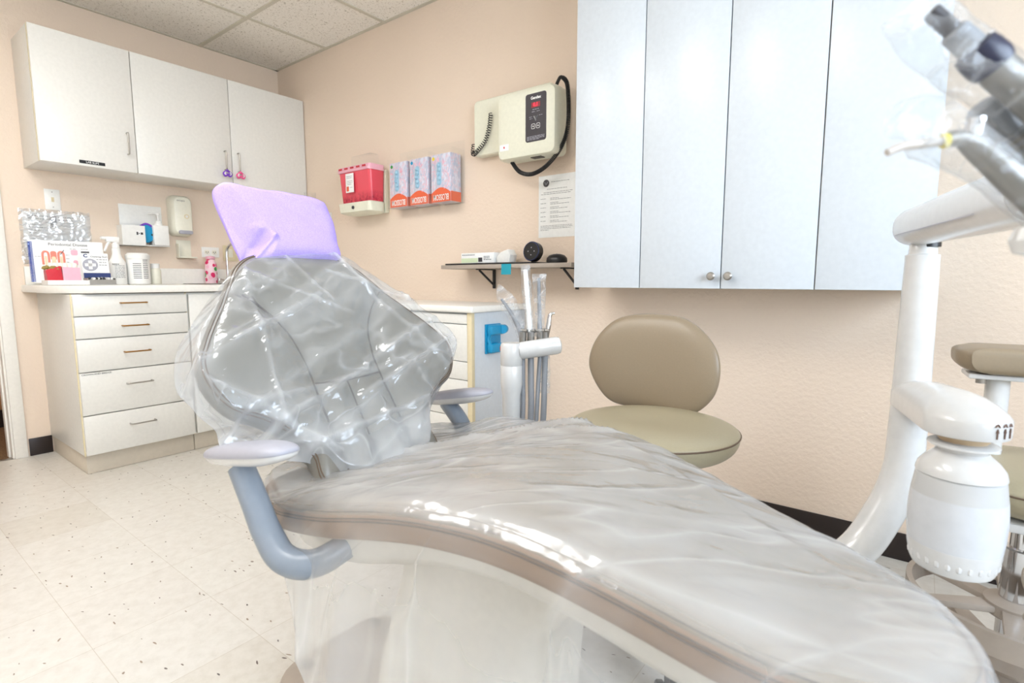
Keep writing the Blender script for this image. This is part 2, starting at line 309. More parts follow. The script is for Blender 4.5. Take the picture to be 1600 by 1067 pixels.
class MB:
    def __init__(s): s.bm = bmesh.new()
    def _add(s, b2, Mx=None):
        if Mx is not None: bmesh.ops.transform(b2, matrix=Mx, verts=b2.verts)
        tmp = bpy.data.meshes.new('t'); b2.to_mesh(tmp); b2.free(); s.bm.from_mesh(tmp); bpy.data.meshes.remove(tmp); return s
    def box(s, lo, hi, Mx=None, bev=0.0, seg=2):
        b = bmesh.new(); bmesh.ops.create_cube(b, size=1)
        lo, hi = V(lo), V(hi); c = (lo + hi) / 2; d = hi - lo
        for v in b.verts: v.co = V((c.x + v.co.x * d.x, c.y + v.co.y * d.y, c.z + v.co.z * d.z))
        if bev: bmesh.ops.bevel(b, geom=list(b.edges), offset=bev, segments=seg, profile=.5, affect='EDGES', clamp_overlap=True)
        return s._add(b, Mx)
    def prism(s, poly, h0, h1, Mx=None, bev=0.0, seg=2, scale_top=1.0):
        b = bmesh.new(); n = len(poly)
        cx = sum(p[0] for p in poly) / n; cy = sum(p[1] for p in poly) / n
        lo = [b.verts.new((p[0], p[1], h0)) for p in poly]
        hi = [b.verts.new((cx + (p[0] - cx) * scale_top, cy + (p[1] - cy) * scale_top, h1)) for p in poly]
        b.faces.new(lo[::-1]); b.faces.new(hi)
        for i in range(n): b.faces.new((lo[i], lo[(i + 1) % n], hi[(i + 1) % n], hi[i]))
        bmesh.ops.recalc_face_normals(b, faces=b.faces)
        if bev:
            es = [e for e in b.edges if abs(e.verts[0].co.z - e.verts[1].co.z) < 1e-6]
            bmesh.ops.bevel(b, geom=es, offset=bev, segments=seg, profile=.5, affect='EDGES', clamp_overlap=True)
        return s._add(b, Mx)
    def rings(s, rings, cap0=True, cap1=True, closed_u=True, closed_v=False, Mx=None):
        b = bmesh.new(); R = [[b.verts.new(p) for p in r] for r in rings]; n = len(R[0])
        m = len(R) if closed_v else len(R) - 1
        for i in range(m):
            A, B = R[i], R[(i + 1) % len(R)]
            for j in range(n if closed_u else n - 1):
                k = (j + 1) % n
                try: b.faces.new((A[j], A[k], B[k], B[j]))
                except ValueError: pass
        if cap0 and closed_u: b.faces.new(R[0][::-1])
        if cap1 and closed_u: b.faces.new(R[-1])
        bmesh.ops.recalc_face_normals(b, faces=b.faces)
        return s._add(b, Mx)
    def lathe(s, prof, c=(0, 0, 0), Mx=None, seg=32, sx=1, sy=1):
        R = [[V((c[0] + r * sx * math.cos(2 * PI * j / seg), c[1] + r * sy * math.sin(2 * PI * j / seg), c[2] + z)) for j in range(seg)] for r, z in [(max(r, 1e-4), z) for r, z in prof]]
        return s.rings(R, Mx=Mx)
    def tube(s, pts, r, seg=12, smooth=8, Mx=None, cap=True, flat=1.0, closed=False):
        P = crom(pts, smooth, closed) if smooth else [V(p) for p in pts]
        n = len(P); rr = r if isinstance(r, (list, tuple)) else [r] * len(pts)
        def rad(i):
            t = i / max(1, n - 1) * (len(rr) - 1); k = min(int(t), len(rr) - 2) if len(rr) > 1 else 0
            return rr[k] if len(rr) == 1 else rr[k] * (1 - (t - k)) + rr[k + 1] * (t - k)
        tan = [((P[(i + 1) % n] - P[i - 1]) if closed else (P[min(i + 1, n - 1)] - P[max(i - 1, 0)])).normalized() for i in range(n)]
        up = V((0, 0, 1)) if abs(tan[0].z) < .9 else V((1, 0, 0))
        x = tan[0].cross(up).normalized(); R = []
        for i in range(n):
            x = (x - tan[i] * x.dot(tan[i])).normalized(); y = tan[i].cross(x); a = rad(i)
            R.append([P[i] + x * a * math.cos(2 * PI * j / seg) + y * a * flat * math.sin(2 * PI * j / seg) for j in range(seg)])
        return s.rings(R, cap0=cap and not closed, cap1=cap and not closed, closed_v=closed, Mx=Mx)
    def cyl(s, p0, p1, r0, r1=None, seg=24, Mx=None, bev=0.0):
        r1 = r0 if r1 is None else r1; p0, p1 = V(p0), V(p1); L = (p1 - p0).length
        q = (p1 - p0).to_track_quat('Z', 'Y').to_matrix().to_4x4(); q.translation = p0
        pr = [(r0 - bev, 0), (r0, bev), (r1, L - bev), (r1 - bev, L)] if bev else [(r0, 0), (r1, L)]
        return s.lathe(pr, Mx=(Mx @ q) if Mx is not None else q, seg=seg)
    def cushion(s, outline, front, back, Mx=None, n=150, m=34, c=None):
        """closed pillow over a closed 2-D outline; front/back(x, y, r) give heights (r = 0 centre .. 1 edge)"""
        O = resample(crom([(p[0], p[1], 0) for p in outline], 8, True), n)
        c = V((c[0], c[1], 0)) if c else sum(O, V()) / n
        rs = [1 - (1 - i / m) ** 1.7 for i in range(1, m + 1)]
        b = bmesh.new()
        def lay(fn, last=None):
            cv = b.verts.new((c.x, c.y, fn(c.x, c.y, 0.0))); prev = None
            for q, r in enumerate(rs):
                if q == m - 1 and last is not None: cur = last
                else:
                    cur = []
                    for o in O:
                        p = c.lerp(o, r); cur.append(b.verts.new((p.x, p.y, fn(p.x, p.y, r))))
                for j in range(n):
                    k = (j + 1) % n
                    if prev is None: b.faces.new((cv, cur[j], cur[k]))
                    else: b.faces.new((prev[j], cur[j], cur[k], prev[k]))
                prev = cur
            return prev
        e = lay(front)
        if back is not None: lay(back, e)
        bmesh.ops.recalc_face_normals(b, faces=b.faces)
        return s._add(b, Mx)
    def sheet(s, fn, nu, nv):
        b = bmesh.new(); G = [[b.verts.new(fn(i / nu, j / nv)) for j in range(nv + 1)] for i in range(nu + 1)]
        for i in range(nu):
            for j in range(nv): b.faces.new((G[i][j], G[i + 1][j], G[i + 1][j + 1], G[i][j + 1]))
        return s._add(b)
    def build(s, name, mat, parent=None, smooth=True, angle=35, loc=None):
        me = bpy.data.meshes.new(name); s.bm.to_mesh(me); s.bm.free()
        o = bpy.data.objects.new(name, me); COL.objects.link(o)
        if mat: me.materials.append(M[mat] if isinstance(mat, str) else mat)
        off = V(loc) if loc is not None else V((0, 0, 0))
        if parent is not None: o.parent = parent; off = worldloc(parent)
        me.transform(Matrix.Translation(-off))
        if parent is None: o.location = off
        if smooth:
            me.polygons.foreach_set('use_smooth', [True] * len(me.polygons))
            me.set_sharp_from_angle(angle=math.radians(angle))
        return o
def worldloc(o):
    l = o.location.copy()
    while o.parent is not None: o = o.parent; l += o.location
    return l
def tag(o, label, cat, group=None):
    o['label'] = label; o['category'] = cat
    if group: o['group'] = group
    return o
def thing(name, label, cat, loc, group=None):
    o = bpy.data.objects.new(name, None); COL.objects.link(o); o.location = loc; o.empty_display_size = .05
    return tag(o, label, cat, group)
def struct(name, mb, mat, parent=None, **k):
    o = mb.build(name, mat, parent, **k)
    if parent is None: o['kind'] = 'structure'
    return o
def copy_tree(root, loc, label=None):
    r = root.copy(); COL.objects.link(r); r.location = loc
    if label: r['label'] = label
    def rec(src, dst):
        for ch in src.children:
            c = ch.copy(); COL.objects.link(c); c.parent = dst; rec(ch, c)
    rec(root, r); return r
def text(body, size, Mx, mat, parent, name='lettering', align='CENTER', ext=.0004, bold=0.0, sx=1.0):
    cu = bpy.data.curves.new('txt', 'FONT'); cu.body = body; cu.size = size; cu.align_x = align; cu.align_y = 'CENTER'
    cu.extrude = ext; cu.offset = bold; cu.resolution_u = 3
    t = bpy.data.objects.new('txt', cu); COL.objects.link(t)
    dg = bpy.context.evaluated_depsgraph_get(); me = bpy.data.meshes.new_from_object(t.evaluated_get(dg))
    bpy.data.objects.remove(t); bpy.data.curves.remove(cu)
    me.transform(Matrix.Scale(sx, 4, (1, 0, 0))); me.transform(Mx); me.name = name
    o = bpy.data.objects.new(name, me); COL.objects.link(o); o.parent = parent
    me.transform(Matrix.Translation(-worldloc(parent))); me.materials.clear(); me.materials.append(M[mat]); return o
def T(x, y, z=0): return Matrix.Translation((x, y, z))
def RZ(a): return Matrix.Rotation(a, 4, 'Z')
def rrect(w, h, r, n=5, cx=0, cy=0):
    P = []
    for sx, sy, a0 in ((1, 1, 0), (-1, 1, 90), (-1, -1, 180), (1, -1, 270)):
        for i in range(n + 1):
            a = math.radians(a0 + 90 * i / n); P.append((cx + sx * (w / 2 - r) + r * math.cos(a), cy + sy * (h / 2 - r) + r * math.sin(a)))
    return P
def lines(Mx, rows, h=.0025, d=.0006, mat='ink', parent=None, name='printed_text'):
    """rows of small print: (x0, x1, y) word-broken strips"""
    b = MB(); rnd = random.Random(3)
    for x0, x1, y in rows:
        x = x0
        while x < x1:
            w = rnd.uniform(.006, .018); e = min(x + w, x1); b.box((x, y - h / 2, 0), (e, y + h / 2, d), Mx); x = e + .003
    return b.build(name, mat, parent, smooth=False)

# ---------------------------------------------------------------- room shell
RX, RY, H = 5.5, -3.7, 2.567
struct('floor', MB().box((0, RY, -.06), (RX, 0, 0)), 'floor', smooth=False)
struct('wall_right', MB().box((-.1, 0, -.06), (RX + .1, .1, H + .1)), 'wall', smooth=False)
DY0, DY1 = -1.675, -2.55      # doorway in the left wall
struct('wall_left', MB().box((-.1, DY0, -.06), (0, 0, H + .1)).box((-.1, RY, -.06), (0, DY1, H + .1)).box((-.1, DY1, 2.08), (0, DY0, H + .1)), 'wall', smooth=False)
# back wall (behind the camera) and side wall with a window
struct('wall_back', MB().box((-.1, RY - .1, -.06), (RX + .1, RY, H + .1)), 'wallw', smooth=False)
WY0, WY1, WZ0, WZ1 = -3.1, -1.0, .95, 2.25
struct('wall_far', MB().box((RX, RY, -.06), (RX + .1, WY0, H + .1)).box((RX, WY1, -.06), (RX + .1, 0, H + .1))
       .box((RX, WY0, -.06), (RX + .1, WY1, WZ0)).box((RX, WY0, WZ1), (RX + .1, WY1, H + .1)), 'wallw', smooth=False)
w1 = MB()
for y in (WY0, (WY0 + WY1) / 2, WY1): w1.box((RX - .01, y - .03, WZ0 - .03), (RX + .08, y + .03, WZ1 + .03), bev=.004)
for z in (WZ0, WZ1): w1.box((RX - .01, WY0, z - .03), (RX + .08, WY1, z + .03), bev=.004)
wo = struct('window_1', w1, 'trimw')
MB().box((RX + .04, WY0, WZ0), (RX + .046, WY1, WZ1)).build('window_pane', 'glass', wo, smooth=False)
# ceiling: tiles and grid
struct('ceiling', MB().box((0, RY, H), (RX, 0, H + .08)), 'ceil', smooth=False)
g = MB(); gx = [.65 + .61 * i for i in range(8)]; gy = [-.55, -1.77, -2.99]
for x in gx: g.box((x - .012, RY, H - .005), (x + .012, 0, H + .002))
for y in gy: g.box((0, y - .012, H - .0052), (RX, y + .012, H + .002))
for a in ((0, -.022, H - .004, RX, 0), (0, RY, H - .004, .022, 0)):
    g.box((a[0], a[1], a[2]), (a[3], a[4], H + .002))
struct('trim_1', g, 'grid', smooth=False)
M['lamp'] = pm('lamp_diffuser', (.9, .9, .9, 1), .5, emis=((1.0, .985, .965, 1), 9.4))
for x, y, lb in ((2.48, -2.99, 'fluorescent ceiling panel behind the chair, nearer the window'), (1.26, -2.99, 'fluorescent ceiling panel toward the doorway')):
    t = thing('ceiling_light', lb, 'light', (x + .305, y + .61, H - .012), 'ceiling panels')
    MB().box((x + .02, y + .02, H - .010), (x + .59, y + 1.20, H - .006)).build('diffuser', 'lamp', t, smooth=False)
    f = MB(); f.prism([(x, y), (x + .61, y), (x + .61, y + 1.22), (x, y + 1.22)], H - .0055, H - .0050)
    R4 = lambda k, z: [V((x + k, y + k, z)), V((x + .61 - k, y + k, z)), V((x + .61 - k, y + 1.22 - k, z)), V((x + k, y + 1.22 - k, z))]
    f.rings([R4(0, H - .0055), R4(0, H - .014), R4(.02, H - .014), R4(.02, H - .0055)], cap0=False, cap1=False)
    f.build('light_frame', 'trimw', t, smooth=False)
# cove base
struct('baseboard_left', MB().box((0, DY0 + .06, 0), (.008, -1.512, .1), bev=.002), 'base')
struct('baseboard_right', MB().box((2.33, -.008, 0), (RX, 0, .1), bev=.002), 'base')
# door trim + jamb + hall
dt = MB()
dt.box((-.11, DY0 - .012, 0), (.0, DY0, 2.08)).box((-.1, DY0 - .02, 0), (-.055, DY0 - .012, 2.07))
dt.box((0, DY0 - .004, 0), (.014, DY0 + .052, 2.13), bev=.003).box((0, DY1 - .05, 0), (.014, DY1 + .004, 2.13), bev=.003).box((0, DY1 - .05, 2.08), (.0135, DY0 + .052, 2.13), bev=.003)
d1 = struct('trim_2', dt, 'trimw')
MB().box((-.045, DY0 - .0145, .86), (-.018, DY0 - .0118, .93), bev=.0008).cyl((-.03, DY0 - .0145, .895), (-.03, DY0 - .0165, .895), .006).build('strike_plate', 'brass', d1)
struct('floor_hall', MB().box((-1.7, -3.4, -.06), (-.03, -1.0, -.002)), 'carpet', smooth=False)
struct('trim_3', MB().box((-.03, DY1, -.05), (.0, DY0, .004), bev=.002), 'nickel')
M['wallh'] = wall_mat('hall_paint', rgb(176, 128, 86))
struct('wall_hall', MB().box((-1.05, -3.4, -.06), (-.95, -.9, H)).box((-1.0, -1.08, -.06), (-.1, -1.0, H)).box((-1.0, -3.4, -.06), (-.1, -3.3, H)), 'wallh', smooth=False)
struct('baseboard_hall', MB().box((-.95, -3.3, 0), (-.942, -1.08, .12)), 'base')
struct('ceiling_hall', MB().box((-1.05, -3.4, H - .1), (-.1, -1.0, H)), 'ceil', smooth=False)

# ---------------------------------------------------------------- upper cabinets, left wall
def handle(Mx, L, r=.0042, out=.03):
    """bow handle along local x"""
    return MB().tube([(-L / 2, 0, 0), (-L / 2, 0, out * .75), (-L / 2 + .012, 0, out), (L / 2 - .012, 0, out), (L / 2, 0, out * .75), (L / 2, 0, 0)], r, 10, 5, Mx=Mx)
UF = .315
cab = [(-1.515, -1.078, 'white wall cabinet door unit farthest left, with black label strip and metal handle'),
       (-1.078, -.538, 'middle white wall cabinet over the counter, purple charm on its handle'),
       (-.538, -.004, 'white wall cabinet nearest the room corner, pink charm on its handle')]
for i, (y0, y1, lb) in enumerate(cab):
    t = thing('wall_cabinet', lb, 'cabinet', (.0, (y0 + y1) / 2, 1.612), 'wall cabinets above the left counter')
    b = MB().box((.0, y0, 1.612), (UF, y1, 2.283), bev=.001)
    b.build('body', 'edge' if 0 else 'lam', t)
    dr = MB().box((UF + .001, y0 + .002, 1.613), (UF + .019, y1 - .002, 2.283), bev=.0012).build('door', 'lam', t)
    for yy in (y0, y1 - .003): MB().box((UF - .004, yy, 1.612), (UF + .0012, yy + .003, 2.283)).build('edge_banding', 'edge', t)
    hy = (-1.122, -.585, -.500)[i]; hz = 1.768
    handle(FR((UF + .018, hy, hz), (0, 0, 1), (0, -1, 0)), .115).build('handle', 'nickel', dr)
    if i == 0:
        MB().box((0, 0, 0), (.115, .017, .0012), WA(-1.350, 1.626, UF + .019)).build('label_strip', 'black', dr, smooth=False)
        text('LAB SLIPS', .014, WA(-1.292, 1.6345, UF + .0204), 'paper', dr, 'label_lettering')
for y, z, m, lb in ((-.585, 1.690, 'purple', 'purple and white looped charm hanging from the middle wall cabinet handle'), (-.500, 1.690, 'pink', 'pink and white looped charm hanging from the corner wall cabinet handle')):
    t = thing('hanging_charm', lb, 'charm', (UF + .045, y, z), 'charms on the cabinet handles'); X = UF + .05
    MB().tube([(X, y, z + .035), (X, y - .001, z + .01)], .002, 6, 0).build('cord', 'dgrey', t)
    b = MB(); w = MB()
    for s in (-1, 1):
        b.tube([(X, y, z + .012), (X, y + s * .012, z + .004), (X, y + s * .024, z - .008), (X, y + s * .018, z - .022), (X, y + s * .006, z - .018), (X, y + s * .008, z - .008)], .0065, 10, 6)
        w.tube([(X + .007, y + s * .012, z + .002), (X + .007, y + s * .020, z - .009), (X + .007, y + s * .013, z - .017)], .003, 8, 5)
    b.lathe([(0, -.01), (.008, -.004), (.008, .004), (0, .01)], (X, y, z + .012)); b.build('bow', m, t); w.build('white_swirl', 'white', t)

# ---------------------------------------------------------------- left base cabinets and worktop
BX = .645
b = MB(); b.box((0.01, -1.51, .0), (BX - .03, -.004, .1), bev=.002)
t = thing('base_cabinet', 'white five drawer base cabinet at the left end of the counter', 'cabinet', (.3, -1.25, 0), None)
MB().box((0, -1.515, .1), (BX, -.995, .928), bev=.001).build('body', 'lam', t)
MB().box((.006, -1.508, 0), (BX - .02, -.995, .102), bev=.004).build('toe_kick', 'toe', t)
for y0 in (-1.518, -.999): MB().box((BX - .001, y0, .1), (BX + .003, y0 + .006, .93)).build('edge_banding', 'edge', t)
zs = [.104, .312, .534, .703, .817, .922]
hz = [.236, .456, .624, .762, .881]
for i in range(5):
    d = MB().box((BX + .002, -1.513, zs[i] + .003), (BX + .021, -.999, zs[i + 1] - .003), bev=.0012).build('drawer', 'lam', t)
    handle(FR((BX + .02, -1.259, hz[i]), (0, 1, 0), (0, 0, 1)), .115, .0040).build('handle', 'nickel' if i < 2 else 'brass', d)
    if i == 1: text('CROWN AND BRIDGE', .0125, FR((BX + .0215, -1.443, .523), (0, 1, 0), (0, 0, 1)), 'inkd', d, 'label_lettering')
t = thing('sink_cabinet', 'white base cabinet under the sink, right of the drawers', 'cabinet', (.3, -.5, 0))
MB().box((.001, -.992, .1), (BX, -.004, .928), bev=.001).build('body', 'lam', t)
MB().box((.006, -.992, 0), (BX - .02, -.004, .102), bev=.004).build('toe_kick', 'toe', t)
for y0, y1 in ((-.99, -.50), (-.497, -.006)):
    d = MB().box((BX + .002, y0 + .003, .107), (BX + .021, y1 - .002, .918), bev=.0012).build('door', 'lam', t)
    hy = y1 - .04 if y0 < -.6 else y0 + .04
    handle(FR((BX + .02, hy, .8), (0, 0, 1), (0, -1, 0)), .115).build('handle', 'nickel', d)
t = thing('worktop', 'long white laminate worktop with clipped corner under the wall cabinets', 'worktop', (.35, -.8, .932))
b = MB()
SX0, SX1, SY0, SY1 = .14, .52, -.80, -.42
poly = [(0.001, -1.578), (.50, -1.578), (.685, -1.46), (.685, SY0), (0.001, SY0)]
b.prism(poly, .932, .972, bev=.006).box((.001, SY0, .932), (SX0, SY1, .972)).box((SX1, SY0, .932), (.685, SY1, .972), bev=.001).box((.001, SY1, .932), (.685, -.001, .972), bev=.001)
b.build('slab', 'top', t)
MB().box((.001, -1.56, .972), (.02, -.001, 1.075), bev=.003).box((.02, -.02, .972), (.65, -.001, 1.075), bev=.003).build('backsplash', 'top', t)
sk = MB(); r0 = [(SX0 - .012, SY0 - .012), (SX1 + .012, SY0 - .012), (SX1 + .012, SY1 + .012), (SX0 - .012, SY1 + .012)]
def rectring(x0, y0, x1, y1, z, r=.03):
    return [V((p[0], p[1], z)) for p in rrect(x1 - x0, y1 - y0, r, 5, (x0 + x1) / 2, (y0 + y1) / 2)]
sk.rings([rectring(SX0 - .014, SY0 - .014, SX1 + .014, SY1 + .014, .9725, .04), rectring(SX0 - .014, SY0 - .014, SX1 + .014, SY1 + .014, .9765, .04), rectring(SX0 + .006, SY0 + .006, SX1 - .006, SY1 - .006, .9765, .04),
          rectring(SX0 + .015, SY0 + .015, SX1 - .015, SY1 - .015, .94, .05), rectring(SX0 + .03, SY0 + .03, SX1 - .03, SY1 - .03, .94 - .0, .06)], cap0=False)
tag(sk.build('sink_basin', 'steel', loc=(.33, -.61, .96)), 'shallow stainless sink let into the worktop behind the chair', 'sink')
t = thing('faucet', 'chrome gooseneck tap rising behind the purple headrest bib', 'tap', (.10, -.50, .972))
MB().lathe([(.024, 0), (.024, .006), (.016, .012), (.014, .035), (.009, .05)], (.10, -.50, .972)).build('tap_base', 'chrome', t)
MB().tube([(.10, -.50, 1.01), (.10, -.50, 1.16), (.105, -.495, 1.215), (.14, -.485, 1.245), (.18, -.475, 1.225), (.19, -.472, 1.18)], .008, 12, 8).build('spout', 'chrome', t)
for s in (-1, 1):
    MB().cyl((.10, -.50 + s * .02, .995), (.10, -.50 + s * .055, 1.005), .006).lathe([(.0, -.004), (.011, 0), (.011, .014), (0, .018)], (.10, -.50 + s * .06, .995)).build('tap_lever', 'chrome', t)

# ---------------------------------------------------------------- things on the left wall
t = thing('light_switch', 'white toggle light switch plate above the sheet protectors', 'switch', (.0, -1.405, 1.455))
MB().box((-.035, -.058, .0005), (.035, .058, .006), WA(-1.405, 1.455), bev=.002).build('switch_plate', 'white', t)
MB().box((-.006, -.013, .005), (.006, .013, .009), WA(-1.405, 1.455)).box((-.004, -.002, .008), (.004, .008, .018), WA(-1.405, 1.455), bev=.001).build('toggle', 'edge', t)
for s in (-1, 1): MB().cyl((0, s * .042, .006), (0, s * .042, .0075), .003, Mx=WA(-1.405, 1.455), seg=10).build('screw', 'nickel', t)
def outlet(y, z, lb, mp='white'):
    t = thing('wall_outlet', lb, 'outlet', (0, y, z)); F = WA(y, z)
    MB().box((-.058, -.035, .0005), (.058, .035, .006), F, bev=.002).build('outlet_plate', mp, t)
    for s in (-1, 1):
        r = MB().prism(rrect(.034, .03, .010, 4, s * .024, 0), .005, .008, F).build('receptacle', 'offw' if mp == 'white' else 'edge', t)
        MB().box((s * .024 - .009, -.003, .0078), (s * .024 - .004, .004, .0086), F).box((s * .024 + .004, -.003, .0078), (s * .024 + .009, .004, .0086), F).cyl((s * .024, -.009, .0075), (s * .024, -.009, .0086), .0026, Mx=F, seg=8).build('slot', 'dgrey', r)
outlet(-.565, 1.192, 'white double socket plate directly above the pink floral bottle')
t = thing('wall_outlet', 'beige blank socket plate behind the tap', 'outlet', (0, -.43, 1.19))
MB().box((-.05, -.055, .0005), (.05, .055, .008), WA(-.43, 1.19), bev=.003).build('outlet_plate', 'edge', t)
MB().prism(rrect(.03, .06, .01), .007, .011, WA(-.43, 1.19)).build('receptacle', 'offw', t)

# taped sheet protectors
t = thing('sheet_protector', 'glossy clear sleeve with printed sheets taped beneath the light switch', 'notice', (0, -1.41, 1.2), None)
F = WA(-1.395, 1.24)
MB().box((-.15, -.13, .0005), (.145, .140, .0016), F).build('paper_sheet', 'paper', t, smooth=False)
rnd = random.Random(5); rows = []
for i in range(13): rows.append((-.125, -.03 + rnd.uniform(-.03, .01), .118 - i * .016)); rows.append((.005, .12 - rnd.uniform(0, .05), .118 - i * .016))
lines(F @ T(0, 0, .0016), rows, parent=t, h=.004)
MB().box((-.03, .06, .0016), (.0, .125, .0024), F).build('small_picture', 'ink', t, smooth=False)
def shf(u, v):
    x = -.165 + .32 * u; y = -.15 + .305 * v
    z = .006 + .005 * noise.noise(V((x * 18, y * 14, 3))) + .004 * noise.noise(V((x * 50, y * 40, 1)))
    return F @ V((x + .004 * noise.noise(V((0, y * 30, 7))), y + .006 * noise.noise(V((x * 40, 0, 5))), z))
MB().sheet(shf, 60, 60).build('clear_sleeve', 'sheet', t)

# magnetic / acrylic organiser board, box, fish, pump bottle
t = thing('wall_organizer', 'white wall board with open box holder beside the soap dispenser', 'organizer', (0, -.96, 1.34))
MB().box((-.125, -.035, .0005), (.11, .125, .004), WA(-.965, 1.345), bev=.001).build('back_board', 'white', t)
F = WA(-1.046, 1.27)
b = MB(); b.box((-.062, -.06, .002), (.062, -.057, .09), F).box((-.062, -.06, .087), (.062, .065, .09), F).box((-.062, -.06, .002), (-.059, .065, .087), F).box((.059, -.06, .002), (.062, .065, .087), F).box((-.059, -.057, .002), (.059, .065, .005), F)
b.build('open_box', 'white', t, smooth=False)
MB().box((.064, -.057, .002), (.20, -.052, .08), F).build('ledge', 'white', t, smooth=False)
b2 = MB().box((.010, .004, .0905), (.052, .034, .0915), F).build('sticker', 'paper', t, smooth=False)
MB().box((.014, .008, .0916), (.023, .026, .0922), F).box((.036, .010, .0916), (.049, .024, .0922), F).box((.025, .015, .0916), (.033, .019, .0922), F).build('sticker_print', 'inkd', b2, smooth=False)
t = thing('toy_fish', 'round blue and magenta fish tucked between box and pump bottle', 'toy', (.05, -.935, 1.222)); F2 = WA(-.966, 1.290, .058)
MB().prism([(.042 * math.cos(a * PI / 14), .056 * math.sin(a * PI / 14)) for a in range(28)], -.012, .012, F2, bev=.008, seg=3).build('body', 'blue', t)
MB().tube([(-.03, .045, 0), (0, .060, 0), (.03, .045, 0), (.042, .015, 0), (.046, -.012, 0)], .008, 8, 6, Mx=F2).build('fin', 'purple', t)
MB().cyl((.026, -.006, .01), (.026, -.006, .0145), .006, Mx=F2, seg=12).build('eye', 'black', t)
t = thing('pump_bottle', 'white square pump bottle standing on the wall organizer ledge', 'bottle', (.05, -.89, 1.222))
F = T(.050, -.893, 1.2185)
MB().box((-.038, -.044, 0), (.04, .044, .128), F, bev=.006).build('bottle_body', 'white', t)
MB().lathe([(.022, .127), (.022, .14), (.016, .145), (.016, .155), (.006, .158), (.006, .19), (.012, .192), (.012, .205), (0, .208)], Mx=F).tube([(0, 0, .2), (.0, -.03, .203), (0, -.055, .198)], [.007, .005, .004], 8, 5, Mx=F).build('pump', 'white', t)

t = thing('soap_dispenser', 'cream wall soap dispenser with round window and grey push bar', 'dispenser', (0, -.757, 1.42))
F = WA(-.757, 1.42)
def ringR(w, h, r, z, cx=0, cy=0): return [F @ V((p[0], p[1], z)) for p in rrect(w, h, r, 6, cx, cy)]
MB().rings([ringR(.128, .262, .03, .001), ringR(.128, .262, .03, .045), ringR(.116, .25, .035, .075), ringR(.10, .236, .035, .088), ringR(.07, .2, .03, .093)]).build('housing', 'offw', t)
MB().lathe([(.015, .09), (.015, .0955), (.011, .0965)], (.018, -.005, 0), Mx=F).build('level_window', 'edge', t)
MB().lathe([(.011, .0962), (.0, .0975)], (.018, -.005, 0), Mx=F).build('level_lens', 'lam', t)
MB().prism(rrect(.085, .024, .011, 5, .008, -.108), .085, .1, F, bev=.003).build('push_bar', 'armpad', t)
text('GOJO', .013, F @ T(-.012, .094, .0935), 'inkd', t, sx=1.4)
t = thing('wall_mounted_tray', 'small white angled wall holder directly below the soap dispenser', 'holder', (0, -.74, 1.2))
F = WA(-.735, 1.21)
MB().box((-.045, -.06, .0005), (.045, .055, .006), F, bev=.002).box((-.05, -.065, .0005), (.055, -.057, .075), F, bev=.002).box((-.047, -.06, .0005), (-.043, .03, .05), F, bev=.001).build('tray_body', 'offw', t)

# ---------------------------------------------------------------- things on the left counter
CZ = .9735
# periodontal flip chart
t = thing('flip_chart', 'spiral bound gum disease chart standing open on the counter', 'chart', (.22, -1.42, CZ))
Fc = FR((.20, -1.555, CZ + .010), (.12, 1, 0), (-.16, 0.02, 1))
MB().box((0, 0, -.004), (.31, .232, 0), Fc).box((-.004, 0, -.010), (.306, .235, -.005), Fc).build('card_page', 'paper', t, smooth=False)
b = MB()
for i in range(30): b.tube([(-.004, .01 + i * .0073, -.011), (-.014, .01 + i * .0073, -.006), (-.006, .01 + i * .0073, .004), (.004, .01 + i * .0073, .001)], .0018, 6, 3, Mx=Fc)
b.build('spiral_binding', 'bluew', t)
text('Periodontal Disease', .021, Fc @ T(.155, .213, .0005), 'inkd', t, 'chart_title')
b = MB(); 
for cx, w in ((.055, .024), (.120, .022)): b.tube([(cx - w / 2, .10, .001), (cx - w / 2, .16, .001), (cx, .172, .001), (cx + w / 2, .16, .001), (cx + w / 2, .10, .001)], .005, 6, 5, Mx=Fc, flat=.3)
b.prism(rrect(.026, .05, .010, 4, .088, .15), .0003, .0015, Fc)
b.build('tooth_diagram', pm('salmon_print', rgb(226, 138, 118), .6), t)
MB().prism(rrect(.018, .055, .008, 4, .088, .118), .0004, .0019, Fc).prism(rrect(.010, .055, .004, 4, .055, .12), .0004, .0019, Fc).prism(rrect(.010, .055, .004, 4, .12, .12), .0004, .0019, Fc).build('tooth_roots', 'edge', t)
MB().tube([(.118, .158, .002), (.134, .182, .002)], .0015, 6, 0, Mx=Fc).build('probe_drawing', 'inkd', t)
MB().prism(rrect(.03, .03, .008, 4, .178, .17), .0003, .0014, Fc).build('small_drawing', 'lpink', t)
MB().prism(rrect(.02, .03, .008, 4, .18, .112), .0003, .0014, Fc).build('small_drawing', 'lpink', t)
MB().box((.208, .155, .0003), (.245, .178, .0012), Fc).build('small_photo', 'dgrey', t, smooth=False)
lines(Fc @ T(0, 0, .0004), [(.01, .035, .145), (.16, .19, .19), (.21, .24, .19), (.14, .155, .155), (.14, .155, .135), (.14, .155, .115), (.205, .25, .145), (.205, .25, .138)], parent=t, h=.002)
MB().prism([(.20, -1.52), (.31, -1.52), (.31, -1.24), (.20, -1.24)], CZ, CZ + .008).build('chart_stand', 'white', t, smooth=False)
# books behind
for i, (y, m, lb) in enumerate(((-1.278, 'teal', 'teal folder leaning behind the flip chart, left one'), (-1.258, 'blue', 'bright blue folder behind the flip chart, between two teal ones'), (-1.238, 'teal', 'teal folder leaning behind the flip chart, right one'))):
    o = MB().box((.04, y - .009, CZ), (.14, y + .009, CZ + .232 + (.006 if i == 2 else 0)), bev=.001).build('folder', m, loc=(.09, y, CZ))
    tag(o, lb, 'folder', 'folders behind the chart')
